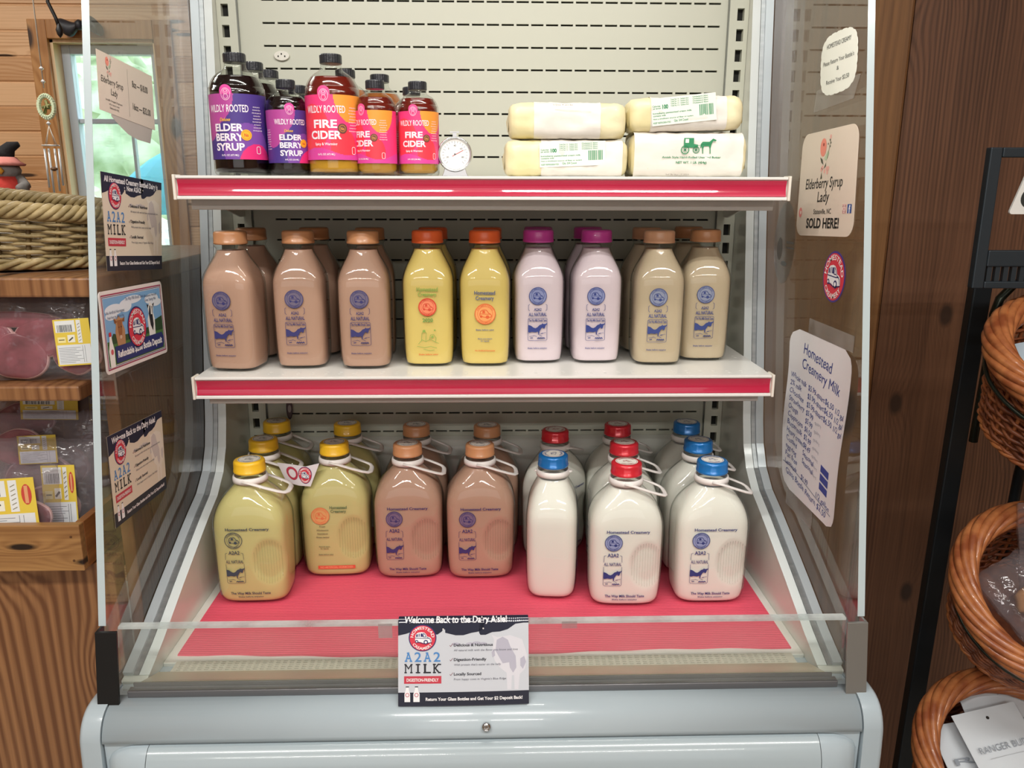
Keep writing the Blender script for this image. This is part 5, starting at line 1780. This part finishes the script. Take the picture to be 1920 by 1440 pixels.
mb = rope_rim(lambda t, a, b: (bf(t, .02, a+.004)[0], bf(t, .02, a+.004)[1], max(bf(t, .02, a)[2]+b+.003, .004)), 3, 20, .005, .0045, 240); mb.build('foot_rim', M_olive, bk)
mb = MB(); mb.rings([[(.9*A_*math.cos(2*PI*j/30), .9*B_*math.sin(2*PI*j/30), z) for j in range(30)] for z in (.002, .008)], 0, False); mb.build('bottom', M_olive_d, bk)
mb = MB()
for i in range(6):
    mb.tube([bf(.7625, 1.0-.04*i*0, .010), bf(.7625+.004*math.sin(i), .9-.02*i, .014+.001*i), bf(.7625-.005*math.cos(i*2), .78-.05*i, .009)], .0018, 4)
mb.build('raffia_tie', mat('raffia', 'c2a878', .7), bk)

# vacuum packed ham
M_pouch = clear('pouch_film', 'f4f2f4', 1.5, .10, .08, 'dcd6da', 9, wob=42)
def meat_mat(name, c1, c2, fat):
    m = two_tone(name, c1, c2, 26, .35, detail=6, bump=.2, coat=.4)
    return m
M_meat = meat_mat('ham_meat', '6a2630', 'a5505c', 'd')
M_fat = mat('ham_fat', 'dcb0ac', .4, coat=.3)
def blob(n, rx, rz, seed, k=.14):
    out = []
    for i in range(n):
        a = 2*PI*i/n
        f = 1+k*noise.noise(Vector((math.cos(a)*1.3+seed*3.7, math.sin(a)*1.3, seed)))
        out.append((rx*f*math.cos(a), rz*f*math.sin(a)))
    return out
def ham_slice(parent, x, z, y, rx, rz, seed, rot=0):
    ol = blob(36, rx, rz, seed)
    ol = [(x+a*math.cos(rot)-b*math.sin(rot), z+a*math.sin(rot)+b*math.cos(rot)) for a, b in ol]
    mb = MB()
    cx, cz = x, z
    R = []
    for k, dy in ((.3, -.0042), (.8, -.0038), (.93, -.003), (1, 0), (.93, .003), (.3, .0042)):
        R.append([(cx+(a-cx)*k, y+dy, cz+(b-cz)*k) for a, b in ol])
    mb.rings(R, 0, True)
    for q in range(len(mb.f)):
        zz = [mb.v[i] for i in mb.f[q]]
    # fat rim on the outermost rings
    n = 36
    for q in range(n*1, n*4):
        if n*2 <= q: mb.m[q] = 1
    o = mb.build('ham_slice', [M_meat, M_fat], parent)
    return o
def pouch_mesh(w, h, th, seed, crinkle=.004):
    mb = MB()
    nx, nz = 26, 20
    def pt(i, j, s_):
        u, v = i/nx, j/nz
        e = min(u, 1-u, v, 1-v)
        f = min(1, e*6)
        puff = th*math.sqrt(max(0, 1-(1-f)**2))
        x = (u-.5)*w+.004*noise.noise(Vector((v*6, seed, 1)))
        z = v*h+.004*noise.noise(Vector((u*6, seed, 2)))
        y = s_*puff/2+crinkle*noise.noise(Vector((u*7+seed, v*6, s_)))*(.3+f*.7)+crinkle*.4*noise.noise(Vector((u*18, v*15+seed, s_)))
        return (x, y, z)
    for s_ in (-1, 1):
        k = len(mb.v)
        vs = [pt(i, j, s_) for j in range(nz+1) for i in range(nx+1)]
        fs = [(j*(nx+1)+i, j*(nx+1)+i+1, (j+1)*(nx+1)+i+1, (j+1)*(nx+1)+i) for j in range(nz) for i in range(nx)]
        if s_ > 0: fs = [f[::-1] for f in fs]
        mb.add(vs, fs, 0, True)
    return mb
def label_sheet(parent, x, z, y, w, h, rot, seed, red=True, style=0):
    c, s_ = math.cos(rot), math.sin(rot)
    def fn(a, b, l):
        xx, zz = x+a*c-b*s_, z+a*s_+b*c
        return (xx, y-.00025*l, zz)
    o = sheet('sticker', fn, [(0, 0), (w, 0), (w, h), (0, h)], .0003, ink('e2c648'), parent)
    p = Print().use('printed_text')
    p.rect(w*.04, h*.03, w*.96, h*.45, 'dfe3e6', 1.5)
    for i in range(10): p.line([(w*.08, h*(.07+.035*i)), (w*(.5+.3*((i*7) % 5)/5), h*(.07+.035*i))], h*.008, '7a7f86', 2)
    p.line([(w*.74, h*.06), (w*.74, h*.42)], h*.006, '55585e', 2); p.line([(w*.8, h*.06), (w*.8, h*.42)], h*.006, '55585e', 2)
    p.rect(w*.05, h*.72, w*.6, h*.97, 'e6e8e6', 1.5)
    rnd = random.Random(seed)
    a = .1
    while a < .52:
        q = rnd.choice((.008, .014, .02)); p.rect(w*a, h*.73, w*(a+q), h*.88, '3c3e46', 2); a += q+rnd.choice((.01, .016))
    p.rect(w*.64, h*.48, w*.76, h*.97, 'e6e8e6', 1.5)
    for i in range(6): p.line([(w*.67, h*(.52+.07*i)), (w*.73, h*(.55+.07*i))], h*.012, '8a8468', 2)
    p.rect(w*.08, h*.5, w*.3, h*.62, 'eee2a0', 1.6); p.line([(w*.12, h*.56), (w*.26, h*.56)], h*.02, '6a6440', 2)
    p.rect(w*.36, h*.5, w*.56, h*.66, 'eceada', 1.6); p.line([(w*.4, h*.54), (w*.5, h*.6)], h*.03, '55534a', 2)
    if red:
        p.use('printed_oval'); p.disc(w*.88, h*.74, w*.07, 'c8463a', 2, h*.16, 20); p.line([(w*.88, h*.62), (w*.88, h*.86)], w*.05, 'e0a070', 3)
    p.lay(fn, o)
    return o
def ham_pack(loc, rot, w, h, th, seed, label, slices=(), lab=None, group='vacuum packs of ham'):
    t = empty('ham_pack', loc, 0, label, 'meat pack', group)
    t.rotation_euler = rot
    for i, (x, z, rx, rz, ro) in enumerate(slices): ham_slice(t, x, z, -.001+.0006*(i % 3), rx, rz, seed+i, ro)
    pouch_mesh(w, h, th, seed).build('pouch', M_pouch, t, recalc=False)
    if lab: label_sheet(t, *lab)
    return t
Zs = 1.1795
ham_pack((-.665, 1.135, Zs), (-.10, 0, .02), .215, .122, .03, 1, 'ham pack with a yellow label at its right end, upper shelf of the stand', [(-.005, .035, .043, .034, .1), (.03, .062, .042, .03, .3), (-.045, .058, .04, .03, -.2), (-.078, .04, .03, .032, .4), (.075, .042, .036, .034, .3), (-.01, .088, .06, .012, 0)], (.058, .022, -.02, .05, .066, .06, 2, False))
ham_pack((-.815, 1.128, Zs), (-.06, 0, -.05), .135, .085, .034, 5, 'ham pack at the far left of the upper shelf of the stand', [(-.01, .035, .038, .03, .1), (.02, .05, .03, .026, .5)])
ham_pack((-.70, 1.185, Zs), (-.14, 0, .03), .20, .122, .028, 8, 'ham pack standing behind the front packs on the upper shelf', [(-.02, .05, .05, .035, .2), (.05, .06, .04, .03, .4)])
Zc = .9025
ham_pack((-.72, 1.13, Zc), (-.10, 0, .02), .155, .145, .03, 11, 'meat pack with large barcode label at the front of the crate', [(-.02, .05, .04, .035, .2), (.03, .06, .035, .03, .4)], (-.05, .028, -.0195, .105, .098, .05, 3))
ham_pack((-.682, 1.165, Zc), (-.12, .03, .03), .15, .175, .026, 13, 'meat pack in the crate showing a narrow yellow label, behind the front pack', [(.0, .06, .05, .04, .2)], (.002, .03, -.017, .05, .105, .04, 4))
ham_pack((-.70, 1.20, Zc), (-.14, -.02, .0), .19, .205, .028, 17, 'meat pack in the middle of the crate with hazy yellow label', [(-.01, .09, .06, .05, .2), (-.04, .15, .04, .03, .1)], (-.03, .125, -.018, .06, .045, .02, 5, False))
ham_pack((-.705, 1.24, Zc), (-.12, .02, .02), .215, .232, .028, 19, 'tallest meat pack at the back of the crate with a label along its top', [(-.02, .1, .07, .05, .2), (-.05, .18, .05, .03, .1)], (-.045, .185, -.018, .09, .034, .0, 6, False))
ham_pack((-.66, 1.285, Zc), (-.10, .0, .02), .105, .225, .022, 23, 'narrow meat pack behind the others at the right end of the crate', [(0, .1, .035, .05, .1)], (.0, .17, -.014, .035, .04, .0, 7, False))

# ------------------------------------------------------------------ things hanging by the window
ch = empty('wind_chime', (0, 0, 0), 0, 'hanging wind chime of silver tubes below a pale green glass oval', 'wind chime')
Yc = 3.0
M_silver = mat('chime_silver', 'e2e6e6', .35, metal=.4, coat=.3)
mb = MB(); mb.tube([(-1.548, Yc, 2.945), (-1.556, Yc, 1.79)], .0022, 5); mb.build('cord', mat('clear_cord', 'd8d2c4', .5), ch)
mb = MB()
for i in range(26):
    a = 2*PI*i/26
    c0 = Vector((-1.556+.026*math.cos(a), Yc, 1.728+.037*math.sin(a)))
    mb.lathe([(.001, c0.z-.009), (.0085, c0.z-.004), (.0085, c0.z+.004), (.001, c0.z+.009)], 6, c0.x, c0.y, smooth=False)
mb.build('glass_oval', mat('pale_green_glass', 'dcecc8', .1, coat=1), ch)
mb = MB()
mb.tube([(-1.565, Yc, 1.705), (-1.556, Yc, 1.73), (-1.548, Yc, 1.72), (-1.556, Yc, 1.75)], .006, 6); mb.tube([(-1.57, Yc, 1.725), (-1.54, Yc, 1.735)], .005, 6)
mb.build('centre_figure', mat('bronze_green', '8a8a58', .4, metal=.4), ch)
for z in (1.855, 1.812, 1.672):
    mb = MB(); mb.lathe([(.001, z-.008), (.008, z), (.001, z+.008)], 8, -1.556, Yc, smooth=False); mb.build('crystal_bead', mat('crystal', 'e8ecec', .05, coat=1), ch)
mb = MB()
for a in range(4):
    x = -1.584+.0178*a
    mb.tube([(-1.556, Yc, 1.664), (x, Yc+.012*(-1)**a, 1.598)], .0012, 4)
mb.build('strings', mat('clear_cord', 'd8d2c4', .5), ch)
mb = MB(); mb.tube([(-1.586+.027*1+.029*math.cos(2*PI*k/16), Yc+.02*math.sin(2*PI*k/16), 1.597) for k in range(16)], .0022, 5, True); mb.build('top_ring', M_silver, ch)
for a in range(4):
    x = -1.584+.0178*a; l = (.135, .155, .148, .128)[a]
    mb = MB(); mb.lathe([(.0035, 1.586-l), (.0035, 1.586)], 10, x, Yc+.003*(-1)**a); mb.build('chime_tube', M_silver, ch)
mb = MB(); mb.lathe([(.002, 1.508), (.012, 1.513), (.012, 1.519), (.002, 1.524)], 14, -1.557, Yc); mb.build('clapper', mat('clapper_wood', '6a4a2c', .5), ch)
hk = empty('iron_hook', (0, 0, 0), 0, 'black wrought iron hook hanging from above near the window', 'hook')
mb = MB(); mb.tube([(-1.50, 3.0, 2.6), (-1.50, 3.0, 2.1), (-1.505, 3.0, 2.07), (-1.485, 3.0, 2.02), (-1.478, 3.0, 1.995)], .006, 7); mb.build('stem', mat('black_iron', '1c1b1b', .5), hk)
mb = MB(); mb.lathe([(.001, 1.955), (.009, 1.965), (.012, 1.98), (.005, 2.0), (.001, 2.005)], 10, -1.477, 3.0); mb.build('drop_end', mat('black_iron', '1c1b1b', .5), hk)
bw = empty('black_bow', (0, 0, 0), 0, 'black bow shaped ornament on the wall above the window casing', 'ornament')
M_bow = two_tone('black_ribbon', '141416', '2c2c32', 30, .5)
for s_ in (-1, 1):
    mb = MB()
    R = []
    for k in range(8):
        a = k/7
        R.append([(-1.66+s_*(.005+.075*a), 3.56-.02+(.012+.02*a)*math.cos(2*PI*j/10), 2.095+.012*math.sin(a*4)*s_-.008*a+(.01+.022*math.sin(a*PI*.8))*math.sin(2*PI*j/10)) for j in range(10)])
    mb.rings(R, 0, True); mb.build('bow_loop', M_bow, bw)
mb = MB(); mb.lathe([(.004, 2.075), (.016, 2.085), (.016, 2.105), (.004, 2.115)], 10, -1.66, 3.535); mb.build('bow_knot', M_bow, bw)

# plush gnome on a plant stand in the background
ps = empty('pedestal', (-1.49, 2.6, 0), 0, 'grey topped pedestal behind the olive wicker basket', 'pedestal')
mb = MB(); mb.box(-.10, .10, -.1, .1, 1.36, 1.388); mb.build('pedestal_top', mat('pedestal_grey', 'a8a49c', .6), ps, .003)
mb = MB(); mb.lathe([(.09, FZ), (.09, FZ+.03), (.03, FZ+.06), (.03, 1.36)], 16); mb.build('pedestal_post', M_ply, ps)
pg = empty('plush_figure', (-1.487, 2.58, 1.3882), .25, 'small plush figure in a red coat and black pointed hat', 'plush toy')
pg.scale = (1.3, 1.3, 1.3)
fz = lambda n, c: mat(n, c, .9, bump=(120, .6, .003))
mb = MB(); mb.lathe([(.03, 0), (.045, .012), (.048, .035), (.038, .065), (.02, .08)], 20); mb.build('coat', fz('red_plush', 'c23a30'), pg)
mb = MB(); mb.lathe([(.012, .066), (.03, .074), (.034, .088), (.028, .102), (.012, .112)], 18); mb.build('head', fz('grey_plush', '8a8784'), pg)
for s_ in (-1, 1):
    mb = MB(); mb.lathe([(.004, -.014), (.015, -.006), (.016, .004), (.006, .014)], 12, s_*.026, -.03); mb.build('foot', fz('black_plush', '1c1b1d'), pg, loc=(0, 0, .0145))
    mb = MB(); mb.tube([(s_*.03, -.01, .066), (s_*.045, -.028, .052), (s_*.036, -.044, .044)], [.013, .012, .011], 8); mb.build('arm', fz('grey_plush', '8a8784'), pg)
mb = MB(); mb.lathe([(.042, .098), (.045, .102), (.034, .108), (.026, .118)], 20); mb.build('hat_brim', fz('pink_plush', 'd98a80'), pg)
mb = MB(); mb.tube([(0, 0, .112), (.006, 0, .128), (.018, 0, .142), (.036, 0, .148)], [.026, .02, .013, .006], 10); mb.build('hat', fz('black_plush', '1c1b1d'), pg)
mb = MB(); mb.lathe([(.001, -.008), (.008, 0), (.001, .008)], 10); mb.build('nose', fz('orange_plush', 'd9a03a'), pg, loc=(0, -.036, .086))

# ================================================================== right: basket rack
M_iron = mat('rack_black_metal', '23282c', .45, metal=.4)
rk = empty('basket_rack', (0, 0, 0), 0, 'black metal floor rack holding three round wicker baskets', 'rack')
mb = MB()
mb.add([], [])
P0, P1 = Vector((.962, 1.52, 1.27)), Vector((.9, 1.47, FZ))
for s_ in (0,):
    d = Vector((.0185, 0, 0)); e = Vector((0, .012, 0))
    vs = [P0-d-e, P0+d-e, P0+d+e, P0-d+e, P1-d-e, P1+d-e, P1+d+e, P1-d+e]
    mb.add(vs, [(0, 1, 2, 3), (4, 7, 6, 5), (0, 4, 5, 1), (1, 5, 6, 2), (2, 6, 7, 3), (3, 7, 4, 0)])
mb.build('post', M_iron, rk, .003)
mb = MB(); mb.box(.92, 1.5, 1.455, 1.485, FZ, FZ+.03); mb.build('base_bar', M_iron, rk, .003)
# sign holder frame at the top
fr = empty('sign_holder', (0, 0, 0)); fr.parent = rk
def fbox(x0, x1, z0, z1, name, y0=1.345, y1=1.36):
    mb = MB(); mb.box(x0, x1, y0, y1, z0, z1); return mb.build(name, mat('holder_blue_black', '2a333a', .45, metal=.3), rk, .002)
fbox(.8375, .858, 1.285, 1.519, 'holder_side'); fbox(1.05, 1.07, 1.285, 1.519, 'holder_side')
fbox(.8585, 1.0495, 1.503, 1.519, 'holder_top'); fbox(.8585, 1.0495, 1.3225, 1.35, 'holder_band'); fbox(.8585, 1.0495, 1.285, 1.297, 'holder_bottom')
mb = MB()
for i in range(12): mb.box(.862+.0145*i, .8705+.0145*i, 1.348, 1.356, 1.297, 1.3225)
mb.build('holder_grid', mat('holder_blue_black', '2a333a', .45, metal=.3), rk)
tube_m = mat('rack_tube', '3a4038', .3, metal=.7)
mb = MB(); mb.tube([(.935, 1.43, .98), (.934, 1.42, 1.18), (.932, 1.42, 1.228), (.939, 1.42, 1.257), (.96, 1.42, 1.282), (.985, 1.42, 1.295), (1.05, 1.41, 1.30)], .008, 8); mb.build('bent_tube', tube_m, rk)
mb = MB(); mb.tube([(1.05, 1.40, 1.318), (1.05, 1.45, .9), (1.02, 1.47, FZ+.03)], .01, 8); mb.build('post', M_iron, rk)
tgc = empty('tag_card', (0, 0, 0), 0, 'white plastic tag card with black oval hanging in the sign holder', 'card')
fn = quad_map((.905, 1.335, 1.503), (1.02, 1.335, 1.503), (1.0, 1.335, 1.411), (.876, 1.335, 1.411), (0, -1, 0), .12, .09)
o = sheet('card_plate', fn, rrect(.12, .09, .006), .004, mat('white_plastic', 'e4e4e0', .35)); o.parent = tgc
p = Print().use('printed_oval'); p.ring(.036, .03, .021, .028, '2a2e2c', 2, 32, .8); p.lay(fn, o)

M_reed = two_tone('orange_brown_willow', '8c4a29', 'b87444', 34, .4, coat=.25)
M_reed_d = two_tone('brown_willow', '63321d', '965530', 34, .45, coat=.2)
def round_basket(center, normal, rad, depth, label, group='round wicker baskets', seed=0, wire=True):
    n = Vector(normal).normalized()
    t = empty('round_basket', center, 0, label, 'basket', group)
    t.rotation_euler = n.to_track_quat('Z', 'Y').to_euler()
    def f(tt, v, o):
        a = 2*PI*tt
        k = .80+.20*math.sin(min(v, 1)*PI/2)
        return ((rad*k+o)*math.cos(a), (rad*k+o)*math.sin(a), -depth*(1-v))
    mb = MB(); wicker(mb, f, 17, 26, .0034, .0042); mb.build('woven_side', M_reed_d, t)
    for i in range(26):
        mb = MB(); mb.tube([f(i/26, v, 0) for v in (-.02, .2, .4, .6, .8, 1.0)], .0035, 5); mb.build('stake', M_reed, t)
    mb = rope_rim(lambda tt, a, b: (lambda q: (q[0], q[1], q[2]+b))(f(tt, 1, a+.004)), 9, 2.2, .0170, .0078, 200, 7); mb.build('rim', M_reed, t)
    mb = MB(); mb.rings([[(rad*.81*math.cos(2*PI*j/30), rad*.81*math.sin(2*PI*j/30), z) for j in range(30)] for z in (-depth-.004, -depth+.002)], 0, False); mb.build('bottom', M_reed_d, t)
    mb = rope_rim(lambda tt, a, b: (lambda q: (q[0], q[1], q[2]+b))(f(tt, 0, a+.002)), 3, 12, .004, .004, 120, 5); mb.build('foot_rim', M_reed, t)
    ring = MB(); ring.tube([((rad*.97+.011)*math.cos(2*PI*i/60), (rad*.97+.011)*math.sin(2*PI*i/60), -.050) for i in range(60)], .0035, 8, True)
    ro = ring.build('holder_ring', tube_m, rk)
    ro.location = t.location; ro.rotation_euler = t.rotation_euler
    return t
BK = [((1.012, 1.25, 1.175), (-.05, -.5, .86), .150, 'topmost of the three round wicker baskets, holding pale blue packets'), ((1.002, 1.235, .762), (-.12, -.66, .74), .150, 'middle round wicker basket, holding clear bags of brown treats'), ((.962, 1.21, .432), (-.10, -.60, .79), .150, 'lowest round wicker basket, holding white paper bags')]
baskets = [round_basket(c, n, r, .165, lb, seed=i) for i, (c, n, r, lb) in enumerate(BK)]
bpy.context.view_layer.update()
def in_basket(i, x, y, z, rot):
    """world placement of something lying in basket i"""
    return baskets[i].matrix_world @ Matrix.Translation((x, y, z)) @ Matrix.Rotation(rot[2], 4, 'Z') @ Matrix.Rotation(rot[0], 4, 'X') @ Matrix.Rotation(rot[1], 4, 'Y')
def paper_bag(i, x, y, z, rot, w, h, label, text=None, name='paper_bag', col='cfd6dc', pic=False, group='flat paper bags'):
    t = empty(name, (0, 0, 0), 0, label, 'bag', group)
    t.matrix_world = in_basket(i, x, y, z, rot)
    mb = MB()
    nx, ny = 10, 12
    for s_ in (1, -1):
        vs = [((a/nx-.5)*w, (b/ny-.5)*h, s_*(.0006+.008*math.sin(PI*a/nx)*math.sin(PI*min(b/ny*1.2, 1))*(b/ny < .84))) for b in range(ny+1) for a in range(nx+1)]
        fs = [(b*(nx+1)+a, b*(nx+1)+a+1, (b+1)*(nx+1)+a+1, (b+1)*(nx+1)+a) for b in range(ny) for a in range(nx)]
        mb.add(vs, fs if s_ > 0 else [f[::-1] for f in fs], 0, True)
    bg = mb.build('bag_paper', mat('paper_'+col, col, .6), t, recalc=False)
    p = Print().use('punched_hole'); p.disc(0, h*.40, .003, '2a2622', 1, n=14)
    p.lay(lambda a, b, l: (a, b, .0012+.0002*l), t)
    p = Print().use('printed_lettering')
    if text: p.text(text, .0, h*.06, .011, '8a929c', w=w*.8)
    p.use('printed_rule').line([(-w*.3, h*.0), (w*.3, h*.0)], .0006, 'aab0b6')
    if pic:
        p.use('printed_flower')
        p.poly([(.0, -.06), (.004, -.01), (-.012, .012), (.006, .004), (.02, .03), (.018, .0), (.012, -.06)], '9db884', 1)
        p.poly([(-.03, -.03), (-.02, -.005), (-.035, .01), (-.042, -.01)], 'b04a58', 1); p.poly([(-.02, -.05), (-.012, -.028), (-.028, -.02)], 'b04a58', 1)
    p.lay(lambda a, b, l: (a, b, .0095+.0003*l), t)
    return t
paper_bag(0, -.035, .01, -.045, (0, 0, .3), .13, .19, 'pale blue packet standing in the topmost basket', None, 'paper_packet', 'b9cbd8')
paper_bag(2, -.04, .0, -.03, (0, 0, .25), .14, .17, 'white paper bag lying at the left in the lowest basket', 'RBS')
paper_bag(2, .02, .065, -.018, (0, 0, .18), .15, .18, 'white paper bag with a flower print at the right of the lowest basket', 'BUDS', pic=True)
paper_bag(2, -.012, .015, .004, (0, 0, .3), .125, .17, 'white paper bag on top of the others in the lowest basket', 'RANGER BUDS')
def treat_bag(i, x, y, z, rot, w, h, label, seed):
    t = empty('treat_bag', (0, 0, 0), 0, label, 'bag', 'clear bags of treats')
    t.matrix_world = in_basket(i, x, y, z, rot)
    rnd = random.Random(seed)
    M_tr = two_tone('brown_biscuit', '9c6f45', 'b98a5c', 22, .8, bump=.4)
    for k in range(4):
        ol = blob(20, rnd.uniform(.024, .034), rnd.uniform(.02, .028), seed+k, .3)
        cx, cy = rnd.uniform(-w*.2, w*.2), -h*.05+rnd.uniform(-h*.22, h*.15)
        mb = MB(); R = []
        for q, dz in ((.7, -.012), (1, -.007), (1, .004), (.75, .011)): R.append([(cx+a*q, cy+b*q, dz+.004*(k % 2)) for a, b in ol])
        mb.rings(R, 0, True); mb.build('treat', M_tr, t)
    mb = pouch_mesh(w, h, .045, seed, .006)
    mb.v = [(x_, z_-h/2, -y_) for x_, y_, z_ in mb.v]
    mb.build('pouch', M_pouch, t, recalc=False)
    return t
treat_bag(1, .02, .085, -.01, (.75, 0, .2), .13, .2, 'clear bag of brown treats standing upright at the top of the middle basket', 31)
treat_bag(1, -.035, -.01, -.03, (.1, .1, .6), .12, .17, 'clear bag of brown treats lying at the front of the middle basket', 37)
treat_bag(1, .06, -.05, -.02, (.1, -.1, -.3), .13, .18, 'clear bag of brown treats at the lower right of the middle basket', 41)
